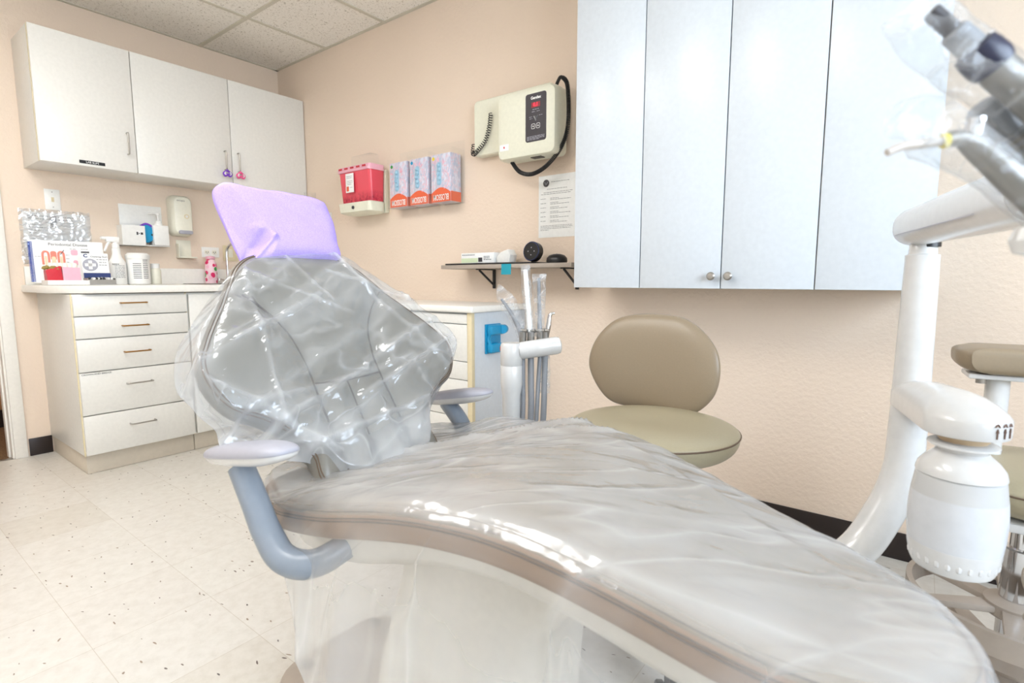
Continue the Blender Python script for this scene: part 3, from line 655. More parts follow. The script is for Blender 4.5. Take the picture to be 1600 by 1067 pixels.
# white slab / tray in front with tooth model
o = MB().box((.33, -1.555, CZ), (.455, -1.382, CZ + .024), bev=.002).build('white_block', 'white', loc=(.4, -1.47, CZ)); tag(o, 'flat white block at the front of the counter under the tooth model', 'block')
t = thing('tooth_model', 'plastic teeth and gum model, half red half pink', 'model', (.38, -1.47, CZ + .0245)); z0 = CZ + .0245
def wedge(y0, y1, x0, x1, z0, z1, dz=0, sh=0):
    return [V((x0, y0, z0)), V((x1, y0, z0)), V((x1, y1, z0)), V((x0, y1, z0))], [V((x0 + .01, y0 + sh, z1)), V((x1 - .01, y0 + sh, z1)), V((x1 - .01, y1 + sh, z1 + dz)), V((x0 + .01, y1 + sh, z1 + dz))]
a, c = wedge(-1.545, -1.482, .345, .405, z0, z0 + .052, .022, -.003); MB().rings([a, c]).build('diseased_gum', 'red', t, smooth=False)
a, c = wedge(-1.480, -1.405, .345, .405, z0, z0 + .070, -.004, 0); MB().rings([a, c]).build('healthy_gum', 'lpink', t, smooth=False)
b = MB()
for i in range(6): b.lathe([(.004, -.006), (.013, .002), (.014, .016), (.010, .024), (.004, .026)], (.374, -1.476 + (i - 2.3) * .0195, z0 + .066), seg=12)
b.build('teeth', 'tooth', t)
b = MB()
for i in range(7): b.lathe([(.0, -.008), (.012, 0), (.008, .010), (0, .014)], (.385 + .004 * math.sin(i * 3), -1.55 + i * .0105, z0 + .060 + .004 * math.sin(i * 2.2)), seg=8)
b.build('tartar', 'olive', t)
# chewing gum display
t = thing('gum_display', 'white counter display box with grey cross and navy tray of packets', 'display box', (.36, -1.33, CZ))
Fg = FR((.365, -1.385, CZ + .01), (.10, 1, 0), (-.2, .03, 1))
MB().box((0, 0, -.003), (.118, .165, 0), Fg).build('display_card', 'paper', t, smooth=False)
MB().prism([(.036 + .034 * math.cos(a * PI / 16), .10 + .034 * math.sin(a * PI / 16)) for a in range(32)], .0002, .001, Fg).build('grey_disc', 'armpad', t, smooth=False)
MB().box((.028, .076, .001), (.044, .124, .002), Fg).box((.012, .092, .001), (.060, .108, .002), Fg).build('white_cross', 'paper', t, smooth=False)
text('Chewing Gum', .013, Fg @ T(.078, .146, .0006), 'inkd', t, 'gum_lettering'); text('C', .026, Fg @ T(.018, .150, .0006), 'navy', t, 'round_emblem', bold=.001)
lines(Fg @ T(0, 0, .0004), [(.065, .112, .13), (.075, .112, .115), (.075, .11, .100)], parent=t, h=.003)
MB().box((0, .0, 0), (.118, .06, .002), FR((.378, -1.385, CZ + .004), (.1, 1, 0), (-.1, 0, 1))).build('navy_panel', 'navy', t, smooth=False)
text('ICE WHITE', .009, Fg @ T(.062, .056, .013), 'paper', t, 'tray_lettering')
b = MB(); b.prism([(.37, -1.39), (.452, -1.388), (.46, -1.262), (.378, -1.264)], CZ, CZ + .003)
b.box((.447, -1.388, CZ), (.450, -1.263, CZ + .028)).box((.378, -1.390, CZ), (.449, -1.387, CZ + .036)).box((.378, -1.266, CZ), (.449, -1.263, CZ + .036)); b.build('tray', 'nickel', t, smooth=False)
rnd = random.Random(9)
for i in range(10):
    y = -1.375 + i * .0112; Mx = T(.415 + rnd.uniform(-.012, .012), y, CZ + .022) @ Matrix.Rotation(rnd.uniform(-.5, .5), 4, 'X') @ RZ(rnd.uniform(-.4, .4))
    tag(MB().box((-.02, -.005, -.012), (.02, .005, .018), Mx, bev=.002).build('gum_packet', 'white' if i % 2 else 'inkd', loc=(.415, y, CZ + .01)), 'small packet in the navy display tray' , 'packet', 'gum packets in the tray')
# spray bottle
t = thing('spray_bottle', 'white trigger spray bottle between gum display and wipes tub', 'bottle', (.29, -1.205, CZ)); F = T(.29, -1.205, CZ) @ RZ(-PI / 2)
MB().lathe([(.040, 0), (.043, .004), (.043, .115), (.040, .13), (.026, .155), (.021, .175), (.0205, .205), (.014, .21), (.014, .225)], Mx=F, sx=1.0, sy=.8).build('bottle_body', 'white', t)
MB().lathe([(.018, .208), (.018, .23), (.012, .235), (.012, .245)], Mx=F).box((-.018, -.013, .24), (.045, .013, .272), F, bev=.006).cyl((.04, 0, .262), (.068, 0, .262), .009, Mx=F).tube([(.028, 0, .245), (.040, 0, .225), (.052, 0, .195), (.055, 0, .188)], [.008, .007, .006, .005], 8, 5, Mx=F).build('trigger_head', 'white', t)
lines(FR((.3255, -1.24, CZ + .03), (.0, 1, 0), (0, 0, 1)), [(0.012, .06, .01 + i * .0085) for i in range(9)], parent=t, h=.0022)
text('BIREX', .013, FR((.3256, -1.222, CZ + .115), (0, 1, 0), (0, 0, 1)), 'inkd', t)
# wipes canister
t = thing('wipes_tub', 'large white cylindrical wipes tub with printed label', 'tub', (.27, -1.095, CZ)); F = T(.27, -1.095, CZ)
MB().lathe([(.056, 0), (.059, .004), (.059, .15), (.0565, .154)], Mx=F).build('tub_body', 'white', t)
MB().lathe([(.062, .15), (.062, .172), (.054, .178), (.05, .184), (0, .186)], Mx=F).build('lid', 'white', t)
b = MB()
for a0, a1, n_ in ((-.75, -.05, 9), (.1, .6, 11)):
    for i in range(n_):
        z = .035 + i * .0105
        b.rings([[F @ V((r * math.cos(a0 + (a1 - a0) * q / 8 - .0), r * math.sin(a0 + (a1 - a0) * q / 8), z + dz)) for q in range(9)] for r, dz in ((.0592, 0), (.0597, .001), (.0597, .0035), (.0592, .0045))], cap0=False, cap1=False, closed_u=False)
b.build('label_print', 'ink', t)
t = thing('small_bottle', 'small clear bottle with white cap right of the wipes tub', 'bottle', (.25, -1.0, CZ)); F = T(.25, -1.0, CZ)
MB().lathe([(.028, 0), (.030, .003), (.030, .085), (.022, .098)], Mx=F).build('bottle_body', 'offw', t)
MB().lathe([(.024, .097), (.024, .122), (.021, .125), (0, .126)], Mx=F).build('cap', 'white', t)
t = thing('floral_bottle', 'pink floral patterned bottle beside the sink tap', 'bottle', (.08, -.565, CZ)); F = T(.075, -.60, CZ)
MB().lathe([(.036, 0), (.038, .004), (.037, .12), (.034, .145), (.026, .160), (.022, .166)], Mx=F).build('bottle_body', 'floral', t)
MB().lathe([(.024, .165), (.030, .170), (.028, .185), (.010, .19), (0, .19)], Mx=F).build('bottle_cap', 'lpink', t)

# ---------------------------------------------------------------- right wall items
t = thing('wall_mounted_cup_holder', 'small clear and lilac cup holder on the wall above the purple bib', 'cup', (.46, -.05, 1.5))
MB().lathe([(.036, 0), (.038, .055)], (.45, -.055, 1.50)).build('lilac_cup', 'lilac', t)
MB().lathe([(.040, 0), (.040, .065), (.038, .065), (.038, 0)], (.45, -.055, 1.556)).box((.43, -.02, 1.49), (.47, 0, 1.56)).build('clear_sleeve', 'clear', t)
o = MB().box((-.05, -.07, .0005), (.05, .07, .012), WB(.58, 1.405), bev=.004).build('wall_plate', 'white', loc=(.58, 0, 1.405)); tag(o, 'white plate on the wall behind the right edge of the purple bib', 'plate')
# sharps container
sx0, sx1 = .93, 1.235
t = thing('sharps_container', 'translucent red sharps container in a cream wall bracket', 'container', (1.1, 0, 1.42))
def fr(x0, x1, y, z): return [V((x0, -.005, z)), V((x1, -.005, z)), V((x1 - .0, y, z)), V((x0, y, z))]
def sr(w, d, z, r=.02):   # ring in plan
    return [V((p[0], p[1] , z)) for p in rrect(w, d, r, 5, 1.09, -.03 - d / 2)]
MB().rings([sr(.292, .10, 1.475), sr(.30, .104, 1.50), sr(.318, .118, 1.68)]).build('red_bin', 'redbin', t, loc=None)
MB().rings([sr(.33, .124, 1.678), sr(.322, .13, 1.69), sr(.325, .12, 1.712), sr(.29, .10, 1.718)]).build('lid', 'lpink', t)
b = MB()
for i in range(5): b.box((.955 + i * .06, -.163, 1.694), (.985 + i * .06, -.1585, 1.704))
b.build('lid_mark', 'red', t, smooth=False)
MB().box((1.0, -.10, 1.70), (1.2, -.03, 1.79), bev=.01).build('clear_hood', 'clear', t)
MB().box((1.02, -.1595, 1.55), (1.10, -.156, 1.668), bev=.001).build('label_panel', 'paper', t)
MB().box((1.03, -.1605, 1.558), (1.053, -.1592, 1.588)).build('hazard_mark', 'orange', t, smooth=False)
lines(WB(1.02, 1.55, -.1597), [(.012, .07, .10), (.012, .065, .09), (.02, .07, .07), (.02, .07, .06), (.02, .06, .05), (.045, .07, .03)], parent=t, h=.002)
MB().rings([sr(.27, .10, 1.418, .03), sr(.318, .125, 1.43, .03), sr(.322, .13, 1.485, .02), sr(.306, .112, 1.49, .02)]).box((.96, -.03, 1.425), (1.25, -.0005, 1.69), bev=.004).build('wall_bracket', 'cream', t)
MB().cyl((1.09, -.158, 1.455), (1.09, -.164, 1.455), .010).box((1.087, -.168, 1.448), (1.093, -.162, 1.462)).build('key_lock', 'dgrey', t)

# glove boxes in clear rack
t = thing('wall_mounted_rack', 'clear acrylic wall rack holding three glove boxes', 'rack', (1.6, 0, 1.42))
b = MB(); gx0, gx1 = 1.362, 1.902
b.box((gx0, -.004, 1.43), (gx1, -.001, 1.775)).box((gx0, -.106, 1.43), (gx1, -.004, 1.433)).box((gx0, -.109, 1.43), (gx1, -.106, 1.475))
for x in (gx0, gx0 + .178, gx0 + .356, gx1 - .003): b.box((x, -.106, 1.433), (x + .003, -.004, 1.72))
b.build('acrylic_body', 'clear', t, smooth=False)
gc = [('green', 'glove box with green mark, leftmost in the clear rack'), ('blue', 'glove box with blue mark, in the middle of the clear rack'), ('yellow', 'glove box with yellow mark, rightmost in the clear rack')]
for i, (mc, lb) in enumerate(gc):
    x0 = gx0 + .012 + i * .178; w = .152; F = WB(x0, 1.4345, -.012 - .085)
    t = thing('glove_box', lb, 'box', (x0 + w / 2, -.05, 1.4345), 'glove boxes in the rack')
    Hh = .262
    b = MB(); pl = rrect(w, Hh, .002, 2, w / 2, Hh / 2)
    b.box((0, 0, -.083), (w, Hh, 0), F, bev=.002); b.build('carton', 'gbox', t)
    MB().prism([(w * .42 + .019 * math.cos(a * PI / 12), (.155 + (.045 if math.sin(a * PI / 12) > 0 else -.045)) + .019 * math.sin(a * PI / 12)) for a in range(24)], .0002, .001, F).build('glove_opening', 'glove', t, smooth=False)
    gl = MB()
    for q in range(5): gl.lathe([(.0, -.012), (.011, 0), (.009, .008), (0, .013)], (w * .42 + .006 * math.sin(q * 2.4), .105 + q * .024, .001), Mx=F, seg=8)
    gl.build('gloves', 'glove', t)
    MB().prism([(0.001, .001)] + [(w - .001, .001)] + [(w - .001 - (w - .002) * q / 10, .050 + .030 * math.sin(PI * q / 10)) for q in range(11)], .0002, .0008, F).build('orange_band', 'orange', t, smooth=False)
    MB().box((w - .0, .001, -.082), (w + .0006, .055, -.001), F).build('orange_side', 'orange', t, smooth=False)
    text('BLOSSOM', .046, F @ T(w / 2, .028, .001) @ RZ(PI), 'paper', t, sx=.60, bold=.0004)
    MB().cyl((.02, Hh - .022, .0002), (.02, Hh - .022, .001), .010, Mx=F, seg=16).build('size_mark', mc, t, smooth=False)
    b = MB(); rnd = random.Random(20 + i)
    for q in range(26):
        a = rnd.uniform(.1, PI - .1) if q % 2 else rnd.uniform(0, 2 * PI); r0, r1 = rnd.uniform(.034, .042), rnd.uniform(.05, .062)
        cx, cy = w * .42, .185
        b.tube([(cx + r0 * math.cos(a), cy + r0 * math.sin(a), .0006), (cx + r1 * math.cos(a), min(Hh - .006, cy + r1 * math.sin(a)), .0006)], .0013, 5, 0, Mx=F)
    b.tube([(.10, .07, .0006), (.13, .09, .0006), (.138, .14, .0006), (.12, .16, .0006)], .0014, 5, 5, Mx=F); b.build('petal_print', 'lpink', t)

# wall mounted x-ray control (cream box, dark panel, coil cords)
t = thing('xray_control_unit', 'cream wall mounted x-ray control unit with dark button panel and red digits', 'control unit', (2.3, 0, 1.6))
def dev(w, h, z, r, cx, cy): return [V((p[0], -z, p[1])) for p in rrect(w, h, r, 6, cx, cy)]
MB().rings([dev(.50, .285, .001, .02, 2.265, 1.80), dev(.50, .285, .045, .02, 2.265, 1.80), dev(.49, .275, .052, .02, 2.265, 1.80)]).build('back_housing', 'cream', t)
MB().rings([dev(.345, .310, .05, .025, 2.423, 1.742), dev(.345, .310, .125, .025, 2.423, 1.742), dev(.33, .297, .143, .03, 2.423, 1.742), dev(.30, .27, .148, .03, 2.423, 1.742)]).build('front_housing', 'cream', t)
F = WB(2.487, 1.760, -.1482)
pn = MB().prism(rrect(.118, .218, .012), 0, .0015, F).build('control_panel', 'bezel', t)
text('Gendex', .018, F @ T(0, .088, .0016), 'paper', pn, 'panel_brand_text', bold=.0006)
MB().box((-.025, .045, .0015), (.025, .068, .0022), F).build('digit_window', 'ledbg', pn, smooth=False)
text('0.1', .022, F @ T(0, .0565, .0026), 'led', pn, 'led_digits', bold=.0005)
b = MB(); b.tube([(-.012, .006, .002), (.012, .006, .002), (0, -.016, .002)], .0012, 5, 0, Mx=F, closed=True)
b.tube([(-.006, .002, .002), (.006, .002, .002), (0, -.009, .002)], .001, 5, 0, Mx=F, closed=True)
for s in (-1, 1): b.tube([(p[0] + s * .014, p[1] - .040, .002) for p in rrect(.020, .022, .005, 4)], .0011, 5, 0, Mx=F, closed=True).cyl((s * .014, -.04, .0015), (s * .014, -.04, .0024), .004, Mx=F, seg=4)
b.build('panel_symbol', 'paper', pn)
lines(F @ T(0, 0, .0015), [(-.018, .018, .036), (-.022, -.004, .026), (.006, .022, .026), (-.038, -.018, .004), (.018, .038, .006), (-.036, -.018, -.004), (-.05, .05, -.085), (-.05, .05, -.090), (-.05, .05, -.095), (-.05, .02, -.100)], parent=pn, h=.0022, mat='armpad')
MB().box((2.27, -.1492, 1.632), (2.325, -.1478, 1.662)).build('paper_sticker', 'paper', t, smooth=False); MB().box((2.294, -.1498, 1.643), (2.301, -.1491, 1.652)).build('red_dot', 'red', t, smooth=False)
MB().box((2.44, -.125, 1.584), (2.50, -.09, 1.5885)).build('dark_port', 'black', t, smooth=False)
MB().box((2.20, -.02, 1.944), (2.34, -.006, 1.949)).build('top_bar', 'black', t, smooth=False)
def coil(path, R, r, turns, n=14):
    P = crom(path, 10); out = []; N = turns * n; Q = resample(P, N, False)
    for i in range(N):
        tn = (Q[min(i + 1, N - 1)] - Q[max(i - 1, 0)]).normalized(); s = tn.cross(V((.3, 1, .2))).normalized(); u = tn.cross(s); a = 2 * PI * i / n
        out.append(Q[i] + s * R * math.cos(a) + u * R * math.sin(a))
    return MB().tube(out, r, 5, 0)
coil([(2.605, -.10, 1.925), (2.63, -.10, 1.88), (2.635, -.10, 1.72), (2.60, -.10, 1.62), (2.52, -.10, 1.545), (2.43, -.095, 1.515), (2.35, -.09, 1.535), (2.30, -.09, 1.59)], .008, .0032, 90, 8).build('handset_cord', 'black', t)
MB().tube([(2.56, -.09, 1.90), (2.59, -.10, 1.93), (2.615, -.10, 1.915)], .008, 8, 5).build('cord_grip', 'black', t)
coil([(2.14, -.06, 1.86), (2.135, -.065, 1.80), (2.11, -.068, 1.73), (2.06, -.07, 1.685), (2.02, -.06, 1.67), (2.005, -.05, 1.69), (2.008, -.045, 1.73)], .010, .0022, 26, 10).build('side_cord', 'black', t)

# notice in a sleeve
t = thing('wall_mounted_notice', 'printed notice in a clear sleeve below the x-ray control unit', 'notice', (2.51, 0, 1.37))
F = WB(2.405, 1.213)
MB().box((0, 0, .0005), (.215, .305, .0015), F).build('paper_sheet', 'paper', t, smooth=False)
MB().cyl((.045, .268, .0014), (.045, .268, .0022), .018, Mx=F, seg=24).build('round_emblem', 'dgrey', t, smooth=False)
MB().tube([(.036, .274, .0024), (.045, .262, .0024), (.054, .274, .0024)], .0016, 5, 4, Mx=F).build('emblem_mark', 'armpad', t)
R_ = [(.075, .18, .272), (.05, .17, .238), (.03, .20, .222), (.015, .19, .214)]
for i in range(6): R_ += [(.012, .045, .192 - i * .022), (.07, .12, .193 - i * .022), (.07, .19 - .01 * (i % 3), .186 - i * .022)]
R_ += [(.012, .2, .058), (.012, .2, .051), (.012, .19, .044), (.012, .06, .037)]
lines(F @ T(0, 0, .0015), R_, parent=t, h=.002)
MB().sheet(lambda u, v: F @ V((-.008 + .23 * u, -.006 + .325 * v, .004 + .002 * noise.noise(V((u * 5, v * 6, 2))))), 20, 20).build('clear_sleeve', 'clear', t)
MB().box((.01, .300, .0045), (.05, .326, .0052), F).build('tape_strip', 'clear', t, smooth=False)

# shelf
t = thing('wall_shelf', 'narrow grey wood shelf on two black brackets', 'shelf', (2.32, 0, 1.06))
SZ = 1.078
MB().box((1.905, -.205, SZ - .02), (2.725, -.003, SZ), bev=.0015).build('board', 'shelfw', t)
for x in (2.115, 2.640):
    MB().box((x - .009, -.012, SZ - .125), (x + .009, -.004, SZ - .02), bev=.002).box((x - .009, -.15, SZ - .026), (x + .009, -.004, SZ - .0202), bev=.001).tube([(x, -.012, SZ - .105), (x, -.13, SZ - .028)], .006, 8, 0).build('bracket', 'black', t)
SZ += .0005
o = MB().box((1.93, -.20, SZ), (2.50, -.03, SZ + .008), bev=.003).build('black_tray', 'black', loc=(2.2, -.1, SZ)); tag(o, 'flat thin black tablet lying along the left of the wall shelf', 'tablet')
SZ2 = SZ + .0085
t = thing('carton', 'long low white and green printed box on the wall shelf', 'box', (2.13, -.12, SZ2)); 
MB().box((1.985, -.13, SZ2), (2.215, -.06, SZ2 + .055), bev=.001).build('carton_body', 'paper', t); F = WB(1.985, SZ2, -.1303)
MB().box((.002, .004, 0), (.12, .028, .0006), F).build('green_panel', pm('pale_green_print', rgb(220, 232, 196), .6), t, smooth=False)
MB().box((.125, .008, 0), (.15, .030, .003), F).build('dark_picture', 'dgrey', t, smooth=False); lines(F, [(.008, .10, .045), (.16, .20, .035), (.16, .20, .027), (.16, .21, .019)], parent=t, h=.004)
o = MB().prism([(2.225, 0), (2.305, 0), (2.312, .04), (2.295, .068), (2.25, .055), (2.222, .03)], .06, .12, FR((0, 0, SZ2), (1, 0, 0), (0, 0, 1)), bev=.004).build('folded_packet', 'white', loc=(2.26, -.1, SZ2)); tag(o, 'crumpled white packet next to the round black speaker', 'packet')
t = thing('smart_speaker', 'round black puck speaker propped upright on the shelf', 'speaker', (2.45, -.12, SZ2))
F = FR((2.452, -.095, SZ2 + .048), (1, 0, 0), (0, .12, 1))
MB().lathe([(.044, 0), (.048, .004), (.048, .036), (.044, .040), (.043, .0385), (0, .0385)], Mx=F, seg=40).build('speaker_body', 'black', t)
b = MB()
for a in range(4): b.cyl((.018 * math.cos(a * PI / 2), .018 * math.sin(a * PI / 2), .038), (.018 * math.cos(a * PI / 2), .018 * math.sin(a * PI / 2), .0392), .0028, Mx=F, seg=10)
b.build('button_dot', 'armpad', t); MB().tube([(.045 * math.cos(a * PI / 12), .045 * math.sin(a * PI / 12), .0395) for a in range(24)], .0012, 6, 0, Mx=F, closed=True).build('light_ring', 'navy', t)
t = thing('black_mouse', 'glossy black domed mouse at the right end of the shelf', 'mouse', (2.585, -.12, SZ))
def dome(w, d, z): return [V((2.59 + w * math.cos(a * PI / 16), -.115 + d * math.sin(a * PI / 16), SZ + z)) for a in range(32)]
MB().rings([dome(.048, .045, 0), dome(.052, .048, .01), dome(.050, .045, .025), dome(.038, .034, .038), dome(.018, .016, .044), dome(.003, .003, .045)]).build('mouse_shell', 'black', t); MB().tube([(2.59, -.16, SZ + .018), (2.59, -.14, SZ + .035), (2.59, -.115, SZ + .0455)], .0016, 6, 4).build('scroll_line', 'dgrey', t)
o = MB().box((0, -.052, 0), (.06, 0, .001), FR((2.325, -.206, 1.078), (1, 0, 0), (0, .05, 1))).build('sticky_note', 'teal', loc=(2.35, -.206, 1.05)); tag(o, 'teal sticky note hanging from the front edge of the shelf', 'note')

# ---------------------------------------------------------------- right base cabinet
t = thing('base_cabinet', 'low white drawer cabinet behind the chair with rounded cream top', 'cabinet', (1.9, -.2, 0))
MB().box((1.32, -.415, .08), (2.325, -.009, .845), bev=.001).build('body', 'lamw', t)
MB().box((1.35, -.395, 0), (2.325, -.009, .082)).build('toe_kick', 'toe', t)
MB().box((2.298, -.434, .08), (2.3265, -.413, .845), bev=.001).build('stile', 'edge', t)
zz = [.09, .338, .522, .612, .791, .84]
for i in range(5):
    d = MB().box((1.34, -.432, zz[i] + .002), (2.296, -.416, zz[i + 1] - .002), bev=.0012).build('drawer', 'lam', t)
    if i < 4: handle(FR((1.95, -.431, (zz[i] + zz[i + 1]) / 2 + .02), (1, 0, 0), (0, 0, 1)), .115).build('handle', 'nickel', d)
MB().box((1.30, -.452, .846), (2.345, -.009, .878), bev=.010, seg=3).build('cabinet_top', 'top', t)
t = thing('blue_holder', 'bright blue plastic hand piece holder on the cabinet side', 'holder', (2.33, -.27, .71))
F = FR((2.3262, -.285, .715), (0, 1, 0), (0, 0, 1))
MB().box((-.055, -.072, 0), (.06, .072, .008), F, bev=.002).build('back_plate', 'blue', t)
MB().box((-.05, .02, .006), (.05, .068, .04), F, bev=.010, seg=3).box((-.05, -.068, .006), (.045, -.02, .04), F, bev=.010, seg=3).tube([(-.04, .035, .03), (-.04, 0, .012), (-.04, -.035, .03)], .01, 8, 5, Mx=F).tube([(.06, .045, .03), (.03, .045, .045)], .022, 12, 0, Mx=F).build('holder_jaw', 'blue', t)
MB().box((.012, -.060, .0405), (.045, -.038, .0415), F).build('orange_label', 'orange', t, smooth=False)

# ---------------------------------------------------------------- big wall cabinets
BZ0, BZ1, BY = .968, 2.29, -.33
xs = [2.812, 3.108, 3.414, 3.708, 4.0]
t = None
for i in range(4):
    lb = ['tall white wall cabinet nearest the x-ray control unit', 'tall white wall cabinet, second from the left, knob at its lower right', 'tall white wall cabinet, third from the left, knob at its lower left', 'tall white wall cabinet above the white post, rightmost of the row'][i]
    t = thing('tall_wall_cabinet', lb, 'cabinet', ((xs[i] + xs[i + 1]) / 2, -.15, BZ0), 'tall white wall cabinets')
    MB().box((xs[i], BY + .02, BZ0), (xs[i + 1] - .0005, -.0005, BZ1), bev=.001).build('body', 'lamw', t)
    d = MB().box((xs[i] + .0018, BY, BZ0 + .001), (xs[i + 1] - .0022, BY + .018, BZ1), bev=.001).build('door', 'lamw', t)
    MB().box((xs[i] - (0 if i == 0 else .002), BY + .0175, BZ0), (xs[i] + .002, BY + .0205, BZ1)).build('edge_strip', 'dgrey' if i == 2 else 'nickel', t, smooth=False)
    if i in (1, 2):
        x = 3.386 if i == 1 else 3.444
        MB().lathe([(.008, 0), (.006, .006), (.006, .012), (.014, .018), (.015, .024), (.010, .029), (0, .030)], Mx=FR((x, BY, 1.013), (1, 0, 0), (0, 0, 1)), seg=20).build('knob', 'nickel', d)
#PART2
# ---------------------------------------------------------------- dental chair
def gather_glare(o, fn):
    at = o.data.attributes.new('gather_glare', 'FLOAT', 'POINT')
    at.data.foreach_set('value', [fn(v.co + o.location) for v in o.data.vertices])
def interp(x, X, Z):
    if x <= X[0]: return Z[0]
    for a, b, c, d in zip(X, X[1:], Z, Z[1:]):
        if x <= b: return c + (d - c) * (x - a) / (b - a)
    return Z[-1]
def nz(x, y, z=0.0): return noise.noise(V((x, y, z)))
def ridge(v, w=1.0): return max(0.0, 1 - abs(v) / w)
def seg_dist(px, py, pts):
    d = 9
    for (ax, ay), (bx, by) in zip(pts, pts[1:]):
        dx, dy = bx - ax, by - ay; t = max(0, min(1, ((px - ax) * dx + (py - ay) * dy) / (dx * dx + dy * dy)))
        d = min(d, math.hypot(px - ax - t * dx, py - ay - t * dy))
    return d
chair = thing('dental_chair', 'taupe vinyl dental chair reclined under clear plastic covers', 'dental chair', (3.3, -1.5, 0))
lat = V((.0872, .9962, 0)); ax_ = V((.9962, -.0872, 0))
def tilt(o, phi):
    p = math.radians(phi); return FR(o, lat, -ax_ * math.cos(p) + V((0, 0, math.sin(p))))
FB = tilt((3.02, -1.50, .60), 50); FH = tilt((2.66, -1.5, 1.04), 60)
hw = [(-.06, .13), (.02, .155), (.08, .185), (.12, .23), (.15, .285), (.20, .315), (.255, .318), (.31, .295), (.37, .262), (.42, .232), (.48, .200), (.55, .158), (.59, .10)]
BC = -.042
backo = [(BC + w_, y) for y, w_ in hw] + [(BC, .604)] + [(BC - w_, y) for y, w_ in hw[::-1]]
seams = [[(-.222, .435), (-.195, .409), (-.165, .363), (-.145, .305), (-.137, .218), (-.139, .152), (-.14, -.05)],
         [(.140, .435), (.096, .386), (.060, .325), (.042, .257), (.036, .183), (.036, -.05)],
         [(-.137, .187), (-.05, .185), (.036, .193)], [(-.055, .187), (-.06, -.05)]]
def bfront(x, y, r):
    h = .052 * (1 - r ** 6) ** .5 if r < 1 else 0
    h += .045 * min(1, abs(x - BC) / .32) ** 2.2
    k = 0
    for s in seams: k = max(k, math.exp(-(seg_dist(x, y, s) / .0065) ** 2) * .008, math.exp(-(seg_dist(x, y, s) / .030) ** 2) * .012)
    h -= k * (1 - r ** 8)
    return h + .0015 * nz(x * 22, y * 22, 2)
def bback(x, y, r): return -.05 * (1 - r ** 4) ** .5 + .045 * min(1, abs(x - BC) / .32) ** 2.2 - .004 if r < 1 else 0
M['backv'] = pm('taupe_vinyl_back', rgb(124, 120, 112), .32, bump=(220, .1, .0006))
MB().cushion(backo, bfront, bback, FB, n=200, m=60, c=(BC, .26)).build('backrest', 'backv', chair, angle=80)
def off_outline(o, k, c): return [(c[0] + (p[0] - c[0]) * k, c[1] + (p[1] - c[1]) * k) for p in o]
for sm in seams:
    MB().tube([FB @ V((x, y, bfront(x, y, .6) + .0008)) for x, y in sm], .0022, 6, 6).build('panel_seam', 'seam', chair)
b = MB()
for k in (.955, .975):
    P = [FB @ V((p.x, p.y, bfront(p.x, p.y, k) + .0012)) for p in crom([(q[0], q[1], 0) for q in off_outline(backo, k, (BC, .26))], 6, True)]
    b.tube(P, .0014, 5, 0, closed=True)
b.build('edge_stitching', 'stitch', chair)
# headrest pad and its bar
MB().cushion(rrect(.20, .165, .05, 6, .015, .105), lambda x, y, r: .025 * (1 - r ** 5) ** .5, lambda x, y, r: -.035 * (1 - r ** 5) ** .5 if r < 1 else 0, FH, n=80, m=14).build('headrest', 'taupe', chair, angle=80)
MB().box((-.04, -.12, -.045), (.03, .12, -.03), FH, bev=.004).build('headrest_bar', 'steel', chair)
# seat and leg cushion
SXk = [2.85, 3.0, 3.141, 3.184, 3.303, 3.4, 3.5, 3.555, 3.632, 3.76, 3.83, 3.9, 4.07]
SZk = [.55, .558, .588, .596, .628, .650, .662, .665, .662, .646, .634, .624, .614]
def zs(x): return (interp(x - .03, SXk, SZk) + interp(x, SXk, SZk) + interp(x + .03, SXk, SZk)) / 3
seato = [(2.86, -1.70), (2.98, -1.768), (3.10, -1.79), (3.3, -1.786), (3.5, -1.778), (3.7, -1.772), (3.85, -1.768), (3.95, -1.752), (4.02, -1.715), (4.052, -1.65), (4.048, -1.585), (4.015, -1.525),
         (3.966, -1.485), (3.9, -1.455), (3.815, -1.42), (3.7, -1.37), (3.61, -1.33), (3.49, -1.27), (3.33, -1.20), (3.14, -1.165), (3.0, -1.18), (2.88, -1.26), (2.84, -1.48)]
SC = (3.45, -1.53)
def seatz(x, y, r): return zs(x) + (.030 * (1 - r ** 7) ** .5 if r < 1 else 0) + .0012 * nz(x * 14, y * 14, 5)
MB().cushion(seato, seatz, None, None, n=240, m=40, c=SC).build('seat', 'taupe', chair, angle=80)
SO = resample(crom([(p[0], p[1], 0) for p in seato], 8, True), 240); SCv = V((SC[0], SC[1], 0))
def onorm(i):
    t = (SO[(i + 1) % 240] - SO[i - 1]).normalized(); return V((t.y, -t.x, 0))
NRM = [onorm(i) for i in range(240)]
if (SO[10] + NRM[10] - SCv).length < (SO[10] - SCv).length: NRM = [-n_ for n_ in NRM]
def sring(dz, out): return [SO[i] + NRM[i] * out + V((0, 0, zs(SO[i].x) + dz)) for i in range(240)]
M['bandv'] = pm('brown_side_band', rgb(150, 120, 94), .38, bump=(200, .12, .0006))
MB().rings([sring(.0008, -.002), sring(-.002, .003), sring(-.02, .002), sring(-.042, -.004), sring(-.048, -.012), sring(-.05, -.06), sring(-.05, -.12)], cap0=False, cap1=False).build('seat_band', 'bandv', chair, angle=80)
b = MB()
for dz, out in ((.0055, -.0015), (-.004, .0042), (-.010, .0040)):
    b.tube([p for p in sring(dz, out)], .0013, 5, 0, closed=True)
b.build('seat_stitching', 'stitch', chair)
